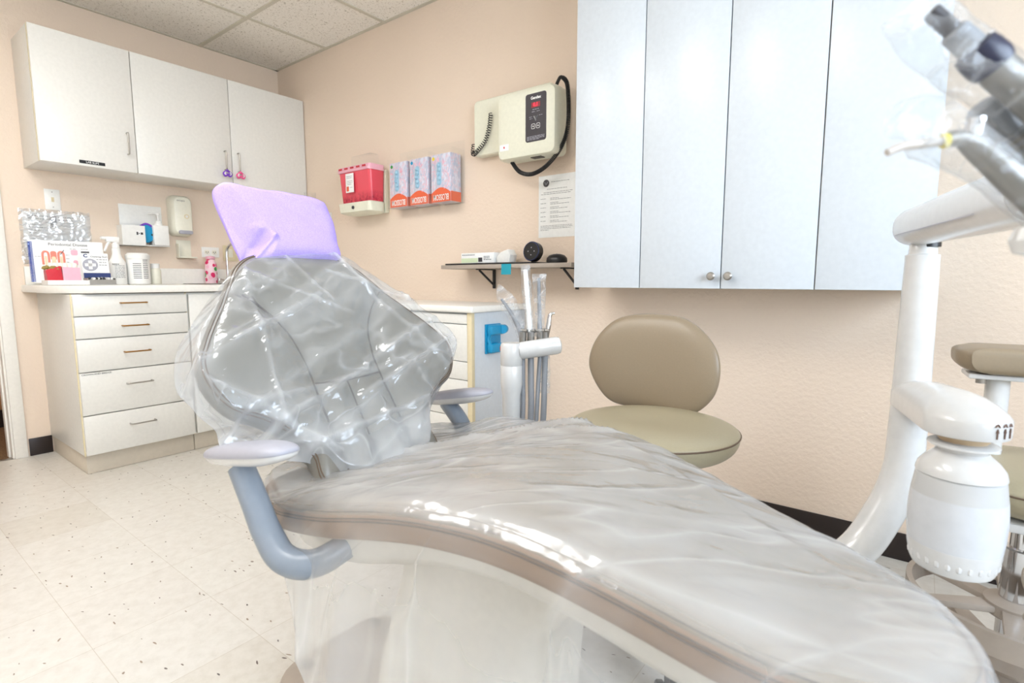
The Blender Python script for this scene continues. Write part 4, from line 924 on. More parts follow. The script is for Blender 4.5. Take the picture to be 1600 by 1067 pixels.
# seam piping across the knee
# armrests
for s, (a, c, m0, lb) in enumerate((((2.862, -1.83, .648), (3.166, -1.83, .712), [(3.0, -1.835, .655), (3.045, -1.835, .60), (3.085, -1.835, .550), (3.135, -1.832, .517), (3.185, -1.80, .515), (3.21, -1.72, .545), (3.23, -1.62, .575)], 0),
                              ((2.815, -1.195, .640), (3.068, -1.19, .690), [(2.90, -1.19, .645), (2.95, -1.19, .60), (2.99, -1.195, .55), (3.06, -1.21, .515), (3.14, -1.26, .52)], 1))):
    a, c = V(a), V(c); d = (c - a); L = d.length; F = FR((a + c) / 2, d, V((0, 0, 1)).cross(d.normalized()))   # x along pad, y across, z up
    pts = [(L / 2 * math.copysign(abs(math.cos(q * PI / 20)) ** .62, math.cos(q * PI / 20)), (.036 + .006 * (1 if 0 else math.cos(q * PI / 20))) * math.copysign(abs(math.sin(q * PI / 20)) ** .75, math.sin(q * PI / 20))) for q in range(40)]
    ar = MB().cushion(pts, lambda x, y, r: .004 + .019 * (1 - r ** 3.2) ** .5 if r < 1 else .004, lambda x, y, r: .001 if r < 1 else .004, F, n=80, m=16).build('arm_pad', 'armpad', chair, angle=80)
    MB().cushion([(p[0] * .985, p[1] * .97) for p in pts], lambda x, y, r: .001, lambda x, y, r: .001 - .020 * (1 - r ** 3) ** .5 if r < 1 else .001, F, n=80, m=14).build('arm_pad_base', 'enamel', ar, angle=80)
    MB().tube(m0, [.023, .024, .025, .025, .023, .02], 16, 8).build('arm_tube', 'armtube', chair)
# shell under the cushion, lift column and base plate
def shell(k, dz): return [SCv.lerp(SO[i], k) + V((0, 0, zs(SO[i].x) + dz)) for i in range(0, 240, 4)]
MB().rings([shell(.90, -.046), shell(.88, -.075), shell(.80, -.095), shell(.5, -.10)], cap0=False).build('under_shell', 'shell', chair, angle=60)
def pr(x0, x1, y0, y1, z, r=.05): return [V((p[0], p[1], z)) for p in rrect(x1 - x0, y1 - y0, r, 6, (x0 + x1) / 2, (y0 + y1) / 2)]
MB().rings([pr(3.08, 3.52, -1.64, -1.40, .08), pr(3.10, 3.50, -1.63, -1.41, .20), pr(3.16, 3.52, -1.62, -1.42, .40), pr(3.18, 3.6, -1.62, -1.42, .50)]).build('lift_column', 'shell', chair)
MB().rings([pr(2.795, 3.70, -1.72, -1.36, .001, .10), pr(2.79, 3.705, -1.725, -1.355, .03, .10), pr(2.80, 3.695, -1.715, -1.365, .052, .09), pr(2.85, 3.65, -1.67, -1.41, .072, .07)]).build('base_plate', 'basegrey', chair, angle=30)
b = MB()
for x, y in ((2.86, -1.64), (2.86, -1.44)): b.cyl((x, y, .068), (x, y, .078), .014, bev=.002)
b.build('base_bolt', 'steel', chair)
# plastic cover over the backrest: a loose bag with front and back layers
bago = [(-.084, .575), (-.18, .555), (-.235, .500), (-.275, .455), (-.335, .375), (-.375, .312), (-.392, .236), (-.372, .18), (-.352, .13), (-.345, .085), (-.28, .05), (-.20, .02), (-.14, -.05), (-.03, -.08), (.08, -.045), (.13, .05), (.175, .10), (.25, .16), (.305, .215), (.312, .26), (.275, .345), (.235, .42), (.185, .48), (.125, .555), (.06, .585)]
def inside_r(x, y):   # rough radial measure of the backrest outline
    dx = abs(x - BC)
    w_ = interp(y, [h[0] for h in hw], [h[1] for h in hw])
    return dx / max(w_, .02)
creases = [((-.31, .07), (.28, .33), .011, .014), ((-.28, .30), (-.05, .42), .007, .012), ((-.20, .53), (-.24, .10), .008, .010), ((-.30, .14), (.12, .21), .008, .015), ((.22, .14), (.05, .56), .006, .014),
           ((-.22, .50), (.02, .36), .007, .010), ((.0, .50), (.24, .38), .007, .010), ((-.05, .13), (.25, .24), .009, .010), ((-.34, .20), (-.15, .02), .008, .012), ((-.2, .04), (.12, .09), .010, .012), ((.20, .42), (.26, .10), .012, .012), ((-.1, .57), (-.02, .40), .006, .008), ((.04, .57), (.10, .42), .006, .008)]
def bag_w(x, y):
    u_ = x * .55 + y * .84; v_ = -x * .84 + y * .55
    h = .005 * nz(x * 6, y * 6, 1) + .006 * abs(nz(u_ * 22, v_ * 5, 4)) + .004 * abs(nz(u_ * 10, v_ * 40, 9)) * (x > -9)
    for a, c, amp, wd in creases:
        d = seg_dist(x + .004 * nz(x * 8, y * 8, 3), y + .004 * nz(x * 8, y * 8, 6), [a, c]); h += amp * math.exp(-abs(d) / wd)
    return h
def bagf(x, y, r):
    q = inside_r(x, y); base = bfront(x, y, min(q, .93)) if q < 1 else bfront(x, y, .93) - .05 * min(1, (q - 1) * 3)
    base = max(base, -.02)
    e = min(1, (1 - r) * 12)
    return (base + .010 + bag_w(x, y)) * e + (1 - e) * (.018 + .012 * nz(x * 20, y * 20, 3))
def bagb(x, y, r):
    q = inside_r(x, y); e = min(1, (1 - r) * 8)
    return (-.062 + .04 * min(1, abs(x - BC) / .32) ** 2 - .010 * abs(nz(x * 12, y * 12, 8))) * e + (1 - e) * (.018 + .012 * nz(x * 20, y * 20, 3))
o = MB().cushion(bago, bagf, bagb, FB, n=260, m=90, c=(BC, .26)).build('backrest_cover', 'film_back', angle=180, loc=(2.85, -1.5, .8))
tag(o, 'clear crinkled plastic bag pulled over the grey chair backrest', 'plastic cover')
def back_gather(p):
    q = FB.inverted() @ p; a = .0
    a += .22 * max(0, min(1, (.14 - q.y) / .12)) + .10 * max(0, min(1, (abs(q.x - BC) - .27) / .05))
    for c0, c1, amp, wd in creases: a += .15 * math.exp(-(seg_dist(q.x + .004 * nz(q.x * 8, q.y * 8, 3), q.y, [c0, c1]) / (.6 * wd)) ** 2)
    return a
gather_glare(o, back_gather)

NS = 240
slen = [0.0]
for i in range(1, NS + 1): slen.append(slen[-1] + (SO[i % NS] - SO[i - 1]).length)
def drape_len(i):
    p = SO[i]; n_ = NRM[i]
    near = max(0, -n_.y); far = max(0, n_.y); foot = max(0, n_.x)
    left = interp(p.x, [2.98, 3.06, 3.14, 3.26, 3.40, 3.6, 4.0], [.03, .10, .22, .36, .52, .5, .35])
    return max(.03, near * left + far * .16 + foot * .10)
def drape():
    b = bmesh.new(); m = 70; mh = 44
    cv = b.verts.new((SC[0], SC[1], seatz(SC[0], SC[1], 0) + .004)); prev = None
    def topw(x, y):
        u = x * .94 + y * .34; v_ = -x * .34 + y * .94
        h = .0035 * abs(nz(u * 3.2, v_ * 24, 1)) + .0022 * abs(nz(u * 12, v_ * 30, 5)) + .003 * nz(x * 5, y * 5, 9)
        h += .0016 * abs(nz(x * 45, y * 38, 2))
        # long pulled creases
        for a, c, amp, wd in (((2.95, -1.62), (3.42, -1.22), .016, .012), ((2.95, -1.70), (3.75, -1.50), .008, .010), ((3.05, -1.45), (3.5, -1.33), .010, .010), ((3.3, -1.50), (3.9, -1.50), .005, .012), ((3.55, -1.40), (3.95, -1.60), .004, .010), ((3.1, -1.78), (3.35, -1.66), .006, .008)):
            d = seg_dist(x, y + .012 * nz(x * 6, y * 3, 4), [a, c]); h += amp * math.exp(-d / wd)
        h += .030 * math.exp(-(((x - 3.10) / .13) ** 2 + ((y + 1.20) / .07) ** 2))
        h += .025 * max(0, min(1, (3.02 - x) / .12))
        return h
    for q in range(1, m + 1):
        r = 1 - (1 - q / m) ** 1.5; cur = []
        for i in range(NS):
            p = SCv.lerp(SO[i], r)
            e = 1 if r < .97 else 1 - (r - .97) / .03 * .5
            cur.append(b.verts.new((p.x, p.y, seatz(p.x, p.y, min(r, .985)) + .004 + topw(p.x, p.y) * e)))
        for j in range(NS):
            k = (j + 1) % NS
            if prev is None: b.faces.new((cv, cur[j], cur[k]))
            else: b.faces.new((prev[j], cur[j], cur[k], prev[k]))
        prev = cur
    for q in range(1, mh + 1):
        t = q / mh; cur = []
        for i in range(NS):
            L = drape_len(i) * t; s = slen[i]
            g = min(1, L / .05)
            w1_ = abs(((s * 3.6 + .5 * nz(s * 2, .3, 1)) % 1) - .5) * 2; w2_ = abs(((s * 8.3 + .5 * nz(s * 3, .7, 6)) % 1) - .5) * 2
            fold = ((1 - w1_) ** 2.5 * .030 + (1 - w2_) ** 4 * .012) * min(1, L / .30) + .006 * nz(s * 6, L * .8, 3) * g + .0012 * nz(s * 40, L * 7, 8) * g
            out = .006 + .018 * g + .08 * L + fold
            p = SO[i] + NRM[i] * out
            # the left end of the sheet is pulled toward the arm tube
            pull = max(0, 1 - abs(SO[i].x - 3.02) / .16) * max(0, -NRM[i].y)
            p.x -= .03 * pull * (1 - t) ; p.x += .12 * pull * max(0, t - .3)
            cur.append(b.verts.new((p.x, p.y, zs(SO[i].x) + .012 * (1 - g) - L)))
        for j in range(NS):
            k = (j + 1) % NS
            b.faces.new((prev[j], cur[j], cur[k], prev[k]))
        prev = cur
    bmesh.ops.recalc_face_normals(b, faces=b.faces)
    return MB()._add(b)
o = drape().build('seat_cover', 'film_seat', angle=180, loc=(3.45, -1.5, .6))
tag(o, 'clear plastic sheet draped over the seat and hanging down the near side', 'plastic cover')
def seat_gather_glare(p):
    d = zs(p.x) - p.z                                                # how far below the seam this bit hangs
    top = max(0, min(1, -d / .02))  # glare on the seat top is put into the film's milky haze
    hang = max(0, min(1, (d - .05) / .14))
    return .26 * top + .34 * hang + .08 * nz(p.x * 9, p.y * 9, p.z * 9)
gather_glare(o, seat_gather_glare)

# lilac paper bib over the headrest
bibo = [(-.160, .214), (-.10, .2155), (-.054, .213), (.069, .208), (.118, .196), (.134, .182), (.137, .107), (.128, .05), (.119, .002), (.05, -.003), (-.04, -.003), (-.09, -.008), (-.132, -.010), (-.142, .03), (-.152, .10)]
def bibf(x, y, r):
    e = (1 - r ** 9) ** .5 if r < 1 else 0
    edge = -.142 + (.085 * (1 - abs(y - .045) / .17) if abs(y - .045) < .17 else 0)      # where the front face folds back on the left
    d = edge - x
    side = max(0.0, min(1.0, d / .06)) if d > 0 else 0
    h = .052 - .050 * side - .012 * max(0, (x - .09) / .05) ** 2
    h += .010 * math.exp(-(seg_dist(x, y, [(-.066, .050), (-.12, -.004)]) / .006) ** 2) - .012 * math.exp(-(seg_dist(x, y, [(-.085, .065), (-.128, .01)]) / .010) ** 2)
    h += .006 * math.exp(-(seg_dist(x, y, [(-.066, .052), (-.10, .085)]) / .010) ** 2)
    h += .004 * math.exp(-(seg_dist(x, y, [(-.02, .205), (.13, .12)]) / .012) ** 2) - .003 * math.exp(-(seg_dist(x, y, [(-.03, .18), (.11, .06)]) / .02) ** 2)
    return h * e + .002 * nz(x * 14, y * 14, 3)
def bibb(x, y, r): return -.045 * (1 - r ** 6) ** .5 if r < 1 else 0
o = MB().cushion(bibo, bibf, bibb, FH, n=220, m=60).build('headrest_bib', 'bib', angle=60, loc=(2.6, -1.5, 1.1))
tag(o, 'lilac paper bib wrapped around the chair headrest', 'bib')

# ---------------------------------------------------------------- stools
def disc_outline(cx, cy, rx, ry, n=28, p=1.0): return [(cx + rx * math.copysign(abs(math.cos(a * 2 * PI / n)) ** p, math.cos(a * 2 * PI / n)), cy + ry * math.copysign(abs(math.sin(a * 2 * PI / n)) ** p, math.sin(a * 2 * PI / n))) for a in range(n)]
def star_base(t, cx, cy, z, R, a0, mat, ring=False):
    b = MB(); b.lathe([(.055, z - .02), (.06, z), (.06, z + .03), (.045, z + .045), (.03, z + .06)], (cx, cy, 0)); b.build('hub', mat, t)
    for k in range(5):
        a = a0 + k * 2 * PI / 5; d = V((math.cos(a), math.sin(a), 0)); F = FR((cx, cy, z), d, V((-d.y, d.x, 0)))
        MB().prism([(.04, -.034), (R, -.016), (R + .012, 0), (R, .016), (.04, .034)], -.012, .022, F, bev=.006).build('leg', mat, t)
        e = V((cx, cy, 0)) + d * R; side = V((-d.y, d.x, 0))
        c = MB(); 
        for s in (-1, 1): c.cyl(e + side * (s * .006) + V((0, 0, .028)), e + side * (s * .024) + V((0, 0, .028)), .0275, bev=.003)
        c.cyl(e + V((0, 0, .03)), e + V((0, 0, z)), .007); c.build('caster', 'black', t)
st = thing('operator_stool', 'round backed khaki vinyl stool standing by the wall behind the chair', 'stool', (3.43, -.95, 0))
so = disc_outline(3.43, -.95, .222, .218)
def sf(x, y, r): return .606 + .026 * (1 - r ** 3.2) ** .5 - .010 * math.exp(-(((x - 3.43) / .12) ** 2 + ((y + .95) / .10) ** 2)) if r < 1 else .606
MB().cushion(so, sf, lambda x, y, r: .602 - .062 * (1 - r ** 6.0) ** .5 if r < 1 else .606, n=120, m=26).build('seat', 'khaki', st, angle=80)
MB().tube([(p[0], p[1], .6055) for p in disc_outline(3.43, -.95, .2225, .2185, 60)], .0022, 6, 0, closed=True).build('seat_seam', 'stitch', st)
FS = FR((3.338, -.72, .748), V((1, 0.02, 0)), V((-.02, .12, 1)))
bo = [(-.212, -.03), (-.205, .03), (-.175, .085), (-.125, .128), (-.06, .145), (.02, .147), (.09, .137), (.15, .10), (.193, .045), (.205, -.02), (.190, -.085), (.145, -.135), (.09, -.158), (0, -.153), (-.08, -.150), (-.14, -.136), (-.185, -.090)]
MB().cushion(bo, lambda x, y, r: .034 * (1 - r ** 3.5) ** .5 + .02 * (x / .2) ** 2 if r < 1 else .02 * (x / .2) ** 2, lambda x, y, r: -.022 * (1 - r ** 3) ** .5 + .02 * (x / .2) ** 2 if r < 1 else 0, FS, n=120, m=24).build('backrest', 'taupe', st, angle=80)
MB().tube([(3.33, -.685, .74), (3.33, -.655, .66), (3.34, -.665, .56), (3.37, -.72, .525), (3.42, -.88, .525)], .014, 10, 8).build('back_bracket', 'black', st)
MB().box((3.35, -1.02, .531), (3.51, -.87, .541), bev=.003).build('seat_plate', 'black', st)
MB().cyl((3.43, -.95, .25), (3.43, -.95, .534), .016).cyl((3.43, -.95, .12), (3.43, -.95, .30), .026).build('gas_lift', 'chrome', st)
star_base(st, 3.43, -.95, .085, .24, .3, 'basegrey')
# second stool at the right
s2x, s2y = 4.20, -.70
st = thing('assistant_stool', 'khaki vinyl stool with raised arm pad at the right edge behind the bottle', 'stool', (s2x, s2y, 0))
MB().cushion(disc_outline(s2x + .02, s2y, .20, .20), lambda x, y, r: .575 + .030 * (1 - r ** 3.2) ** .5 if r < 1 else .575, lambda x, y, r: .57 - .065 * (1 - r ** 4) ** .5 if r < 1 else .575, n=120, m=26).build('seat', 'khaki', st, angle=80)
MB().tube([(p[0], p[1], .5745) for p in disc_outline(s2x + .02, s2y, .2005, .2005, 60)], .002, 6, 0, closed=True).build('seat_seam', 'stitch', st)
MB().box((s2x - .15, s2y - .16, .490), (s2x + .18, s2y + .16, .510), bev=.006).build('seat_plate', 'enamel', st)
MB().cyl((s2x, s2y, .40), (s2x, s2y, .495), .021).cyl((s2x, s2y, .13), (s2x, s2y, .405), .030, bev=.003).build('gas_lift', 'chrome', st)
ap = rrect(.40, .14, .045, 6, 0, 0)
FA = FR((4.25, -.655, .82), V((1, .1, 0)), V((-.1, 1, 0)))
MB().cushion(ap, lambda x, y, r: .016 + .016 * (1 - r ** 9) ** .5 if r < 1 else .012, lambda x, y, r: .006 - .036 * (1 - r ** 9) ** .5 if r < 1 else .012, FA, n=100, m=20).build('arm_pad', 'taupe', st, angle=80)
MB().box((-.175, -.045, -.042), (.12, .045, -.030), FA, bev=.004).build('pad_plate', 'enamel', st)
b = MB()
for x in (-.15, -.02): b.cyl((x, -.03, -.041), (x, -.03, -.052), .010, Mx=FA, seg=12)
b.build('pad_bolt', 'nickel', st)
MB().cyl((4.135, -.67, .685), (4.135, -.67, .780), .022).cyl((4.135, -.67, .56), (4.135, -.67, .70), .0185).tube([(4.135, -.67, .57), (4.135, -.66, .49), (4.15, -.66, .485)], .0185, 10, 4).build('pad_post', 'enamel', st)
b = MB(); b.lathe([(.05, .245), (.055, .25), (.055, .275), (.035, .285)], (s2x, s2y, 0)); 
for a in (2.55, 3.6, 4.6, 5.6, .6, 1.6):
    d = V((math.cos(a), math.sin(a), 0)); F = FR((s2x, s2y, .262), d, V((-d.y, d.x, 0)))
    b.prism([(.03, -.022), (.19, -.012), (.19, .012), (.03, .022)], -.008, .008, F, bev=.003)
b.build('ring_spokes', 'basegrey', st)
def band(R, z0, z1, w_): return [[V((s2x + r * math.cos(q * 2 * PI / 72), s2y + r * math.sin(q * 2 * PI / 72), z)) for q in range(72)] for r, z in ((R, z0), (R, z1), (R - w_, z1), (R - w_, z0))]
MB().rings(band(.20, .235, .285, .012), cap0=False, cap1=False, closed_v=True).build('foot_ring', 'basegrey', st)
star_base(st, s2x, s2y, .10, .26, 1.9, 'basegrey')
MB().tube([(s2x + .06, s2y - .05, .47), (s2x + .02, s2y - .15, .44), (s2x + .01, s2y - .20, .42)], .006, 8, 6).build('height_lever', 'dgrey', st)
MB().cushion([(-.025, -.05), (.025, -.05), (.034, -.02), (.022, .02), (.030, .05), (0, .068), (-.030, .05), (-.022, .02), (-.034, -.02)], lambda x, y, r: .007 * (1 - r ** 4) ** .5, lambda x, y, r: -.007 * (1 - r ** 4) ** .5 if r < 1 else 0, FR((s2x + .01, s2y - .215, .40), (1, 0, 0), (0, -.45, -1)), n=60, m=10).build('lever_paddle', 'basegrey', st, angle=80)

# ---------------------------------------------------------------- delivery post, arm, bottle
px, py = 3.979, -1.045
unit = t = thing('dental_unit', 'white enamel post and thick swing arm at the right of the chair', 'dental unit', (px, py, .5))
MB().tube([(px, py, 1.045), (px, py, .90), (px, py, .72), (px - .004, py - .012, .63), (px - .028, py - .04, .55), (px - .075, py - .08, .47), (px - .18, py - .15, .40), (px - .35, py - .28, .36), (3.56, -1.42, .36)], [.026, .0285, .031, .032, .033, .033, .033, .032, .032], 24, 8).build('post', 'enamel', t)
MB().lathe([(.026, 1.0), (.0265, 1.045), (.022, 1.047), (.021, 1.064), (.018, 1.068)], (px, py, 0), seg=32).build('post_collar', 'enamel', t)
A0, A1 = V((3.964, -1.005, 1.100)), V((4.078, -1.53, 1.092))
dr_ = (A1 - A0).normalized(); sd = dr_.cross(V((0, 0, 1))).normalized(); upv = sd.cross(dr_)
R = []
for s_, k in ((-.034, .30), (-.032, .55), (-.024, .80), (-.010, .95), (.01, 1), (.1, 1.0), (.3, 1.0), (.53, .99)):
    R.append([A0 + dr_ * s_ + sd * (.036 * k * math.cos(q * 2 * PI / 32)) + upv * (.036 * k * math.copysign(abs(math.sin(q * 2 * PI / 32)) ** .85, math.sin(q * 2 * PI / 32))) for q in range(32)])
MB().rings(R).build('swing_arm', 'enamel', t, angle=50)
MB().tube([A0 + dr_ * .01 + sd * .0345 - upv * .0160, A0 + dr_ * .44 + sd * .0345 - upv * .0160], .0009, 5, 0).build('arm_seam', 'armpad', t)
MB().cyl(A0 + dr_ * .045 - upv * .040 - sd * .012, A0 + dr_ * .045 - upv * .028 - sd * .012, .020).build('arm_socket', 'black', t)
MB().tube([A0 + dr_ * .035 - upv * .036 + sd * .004, A0 + dr_ * .03 - upv * .045, V((px, py - .01, 1.035))], .005, 8, 5).build('cable', 'hose', t)
# bottle holder cap
bx, by = 4.050, -1.215
t = bottle_t = thing('water_bottle', 'milky water bottle hanging under a white domed bracket on the post', 'bottle', (bx, by, .51))
b0 = V((px, py, 0)); b1 = V((bx, by, 0)); dd = (b1 - b0).normalized(); nn = V((-dd.y, dd.x, 0)); hull = []
r0_, r1_ = .031, .056
for q in range(19): a = -PI / 2 + PI * q / 18; hull.append(b1 + dd * (r1_ * math.cos(a)) + nn * (r1_ * math.sin(a)))
for q in range(13): a = PI / 2 + PI * q / 12; hull.append(b0 + dd * (r0_ * math.cos(a)) + nn * (r0_ * math.sin(a)))
hull = resample([V(h) for h in hull], 64); hc = (b0 * .35 + b1 * .65)
def hr(k, z): return [hc.lerp(h, k) + V((0, 0, z)) for h in hull]
MB().rings([hr(.94, .7615), hr(.985, .763), hr(1.0, .767), hr(1.0, .788), hr(.985, .792), hr(.93, .798), hr(.80, .807), hr(.6, .816), hr(.35, .822), hr(.1, .824)]).build('bottle_bracket', 'enamel', unit, angle=40)
b = MB(); Fk = FR((bx, by, .80), (1, 0, 0), (0, 0, 1))
def onside(a, z): return V((bx + (r1_ + .0006) * math.cos(a), by + (r1_ + .0006) * math.sin(a), z))
for a in (-.92, -.70, -.50):
    b.tube([onside(a, .7685), onside(a, .7828)], .0011, 5, 0); b.tube([onside(a - .03, .7778), onside(a, .7833), onside(a + .03, .7778)], .0009, 5, 0)
    b.tube([onside(a - .06, .7861), onside(a, .7905), onside(a + .05, .7861)], .0010, 5, 3)
b.build('arrow_marks', pm('brown_marks', rgb(110, 84, 72), .6), unit)
MB().lathe([(.0326, .7525), (.0326, .7629), (.0272, .7629)], (bx, by, 0)).lathe([(.0299, .7399), (.0299, .7563)], (bx, by, 0)).build('threaded_neck', 'neck', t)
MB().lathe([(.0272, .7496), (.0398, .7486), (.0453, .7457), (.0453, .7428), (.0362, .7409), (.0326, .7341), (.0362, .7293), (.0471, .7195), (.0548, .7089), (.0570, .7011), (.0575, .6972), (.0543, .6953)], (bx, by, 0), seg=48).build('bottle_shoulder', 'enamel', t)
MB().lathe([(.0543, .6958), (.0566, .6934), (.0597, .6701), (.0608, .6633)], (bx, by, 0), seg=48).build('bottle_body', 'bottle', t)
MB().lathe([(.0607, .6642), (.0623, .6458), (.0629, .6264), (.0623, .6021), (.0602, .5828)], (bx, by, 0), seg=48).build('filled_part', 'water', t)
MB().lathe([(.0606, .5837), (.0599, .5730), (.0561, .5517), (.0525, .5440), (.0453, .5401), (.0000, .5401)], (bx, by, 0), seg=48).build('bottle_foot', 'enamel', t)
b = MB()
for q in range(14):
    a = -2.9 + q * .24; b.lathe([(0, -.009), (.004, -.006), (.005, 0), (.0036, .006), (0, .009)], (bx + .0548 * math.cos(a), by + .0548 * math.sin(a), .5633), seg=8)
b.build('grip_dimples', 'enamel', t)

# delivery head (mostly beyond the right edge) with handpieces hanging from its front
CR = V((.7951, .6065, 0)); CF = V((-.6065, .7951, 0))      # the head is turned to face the chair
t = unit
FD = FR((4.27, -1.516, 1.0), CR, CF)
MB().prism(rrect(.20, .30, .04, 6, .02, .02), -.10, .02, FD, bev=.015, seg=3).build('head_body', 'enamel', t)
MB().tube([A1 - dr_ * .01, A1 + dr_ * .04, V((4.154, -1.529, 1.06)), V((4.242, -1.512, 1.0))], [.035, .034, .033, .032], 16, 5).build('head_joint', 'enamel', t)
k1 = V((4.042, -1.757, 1.028)); MB().lathe([(0, -.012), (.011, -.009), (.014, 0), (.011, .009), (0, .012)], k1).tube([k1, k1 + CR * .20 + V((0, 0, -.005))], .009, 10, 0).build('knob', 'enamel', t)
k2 = V((4.050, -1.760, .963)); MB().tube([k2 + V((0, 0, .014)), k2 + CR * .03 + V((0, 0, .012)), k2 + CR * .22], [.011, .016, .018], 12, 4).build('pull_handle', 'enamel', t)

def stacked(pts_r, mat, name, parent, seg=24):
    """turned body along a straight axis: [(distance, radius)] from p toward q"""
    p, q, prof = pts_r; p, q = V(p), V(q); m = (q - p).to_track_quat('Z', 'Y').to_matrix().to_4x4(); m.translation = p
    return MB().lathe([(r, z) for z, r in prof], Mx=m, seg=seg).build(name, mat, parent)
hp = (3.9718, -1.7874, 1.1903); hq = (4.0885, -1.7289, 1.0675)
t = thing('handpiece', 'steel dental handpiece with dark ring, top right above the others', 'handpiece', hp, 'handpieces on the delivery head')
stacked((hp, hq, [(0, .0045), (.001, .006), (.021, .0062), (.022, .0066)]), 'dgrey', 'coupling_tip', t)
stacked((hp, hq, [(.021, .0075), (.023, .0092), (.040, .0096), (.041, .0105)]), 'hose', 'collar', t)
stacked((hp, hq, [(.039, .0105), (.041, .0135), (.046, .0142), (.055, .0146), (.060, .0132)]), 'darkblue', 'dark_ring', t)
stacked((hp, hq, [(.059, .0118), (.066, .0122), (.10, .0120), (.176, .010), (.178, 0)]), 'steel', 'handle_body', t)
h2 = (4.0054, -1.7452, 1.1302); h2q = (4.0925, -1.6929, 1.0324)
t = thing('handpiece', 'grey ribbed handpiece just under the one with the dark ring', 'handpiece', h2, 'handpieces on the delivery head')
stacked((h2, h2q, [(0, .008), (.002, .0105), (.02, .0108), (.022, .0098), (.03, .0098), (.031, .011), (.05, .0112), (.14, .010), (.141, 0)]), 'hose', 'handle_body', t)
b = MB()
d2 = (V(h2q) - V(h2)).normalized()
for q in range(4): b.cyl(V(h2) + d2 * (.034 + q * .006), V(h2) + d2 * (.037 + q * .006), .0118, seg=20)
b.build('grip_rib', 'steel', t)
t = thing('air_water_syringe', 'air and water syringe with bent ivory nozzle and yellow ring', 'syringe', (3.9542, -1.8154, 1.0901))
MB().tube([(3.9542, -1.8154, 1.0901), (3.9626, -1.8083, 1.0946), (3.9734, -1.7999, 1.0964), (3.9849, -1.7908, 1.0983)], [.0026, .0032, .0034, .0034], 12, 6).build('nozzle', 'skin_ring', t)
stacked(((3.9845, -1.7911, 1.0982), (3.996, -1.7821, 1.1001), [(0, .0045), (.001, .0052), (.0035, .0052), (.004, .0045)]), 'yellow', 'yellow_ring', t)
MB().tube([(3.987, -1.7892, 1.0988), (3.996, -1.7821, 1.1001), (4.0064, -1.7753, 1.0919), (4.0322, -1.7650, 1.0644), (4.0856, -1.7297, 1.0079)], [.0050, .0062, .0085, .0105, .0105], 16, 6).build('syringe_body', 'steel', t)
MB().cyl((4.001, -1.779, 1.099), (4.003, -1.780, 1.110), .0055).lathe([(.006, 0), (.006, .003), (0, .005)], (4.003, -1.780, 1.110)).build('button', 'chrome', t)
def sleeve(rings_, name, label, seg=28, amp=.002, group='clear sleeves on the delivery head'):
    """loose film tube through a list of (centre, half width, half depth, across dir)"""
    C_ = crom([r[0] for r in rings_], 8); n = len(C_); R = []
    for i in range(n):
        u = i / (n - 1) * (len(rings_) - 1); k = min(int(u), len(rings_) - 2); f = u - k
        w_ = rings_[k][1] * (1 - f) + rings_[k + 1][1] * f; d_ = rings_[k][2] * (1 - f) + rings_[k + 1][2] * f
        tn = (C_[min(i + 1, n - 1)] - C_[max(i - 1, 0)]).normalized(); x = tn.cross(V((-.6, .79, 0))).normalized(); y = tn.cross(x)
        row = []
        for j in range(seg):
            a = 2 * PI * j / seg; e = 1 + .0
            p = C_[i] + x * w_ * math.cos(a) + y * d_ * math.sin(a)
            row.append(p + (x * math.cos(a) + y * math.sin(a)) * amp * noise.noise(p * 60))
        R.append(row)
    o = MB().rings(R, cap0=False, cap1=False).build(name, 'film_sleeve', angle=180, loc=rings_[0][0])
    return tag(o, label, 'plastic sleeve', group)
sleeve([((3.9530, -1.797, 1.105), .003, .002), ((3.962, -1.795, 1.113), .017, .006), ((3.976, -1.790, 1.110), .024, .012), ((3.992, -1.784, 1.098), .022, .014), ((4.02, -1.770, 1.075), .016, .014), ((4.08, -1.733, 1.013), .015, .014)], 'plastic_sleeve', 'crumpled clear sleeve around the syringe nozzle')
sleeve([((3.957, -1.790, 1.196), .020, .004), ((3.972, -1.785, 1.178), .026, .010), ((4.0, -1.77, 1.152), .024, .016), ((4.04, -1.752, 1.115), .020, .017), ((4.085, -1.731, 1.070), .016, .015)], 'plastic_sleeve', 'clear sleeve around the handpiece with the dark ring')

# ---------------------------------------------------------------- assistant column behind the seat
ax0, ay0 = 3.024, -1.040
t = thing('suction_column', 'white round column with a side arm holding suction hoses behind the chair', 'suction stand', (ax0, ay0, 0))
MB().lathe([(.14, .0), (.145, .01), (.13, .03), (.05, .045), (.027, .055), (.027, .655), (.030, .672), (.0325, .690), (.0325, .745), (.0318, .746), (.0318, .748), (.0325, .749), (.0325, .808), (.029, .814), (.0, .816)], (ax0, ay0, 0), seg=40).build('column', 'enamel', t)
a0, a1 = V((ax0 + .02, ay0 + .008, .790)), V((3.132, -.938, .806)); dv = (a1 - a0); Lh = dv.length; mm = dv.to_track_quat('Z', 'Y').to_matrix().to_4x4(); mm.translation = a0
MB().lathe([(.022, 0), (.026, .01), (.0265, Lh - .015), (.024, Lh - .004), (.016, Lh), (0, Lh + .001)], Mx=mm, seg=32).build('side_arm', 'enamel', t)
bot = [(3.0534, -1.0218), (3.0729, -1.0069), (3.0864, -.9966), (3.1029, -.984)]
lbs = ['bent suction tip in a pointed clear bag, nearest the white column', 'tall straight suction tube in a clear sleeve on the side arm', 'wide clear sleeved suction tube, third on the side arm', 'short metal syringe at the outer end of the side arm']
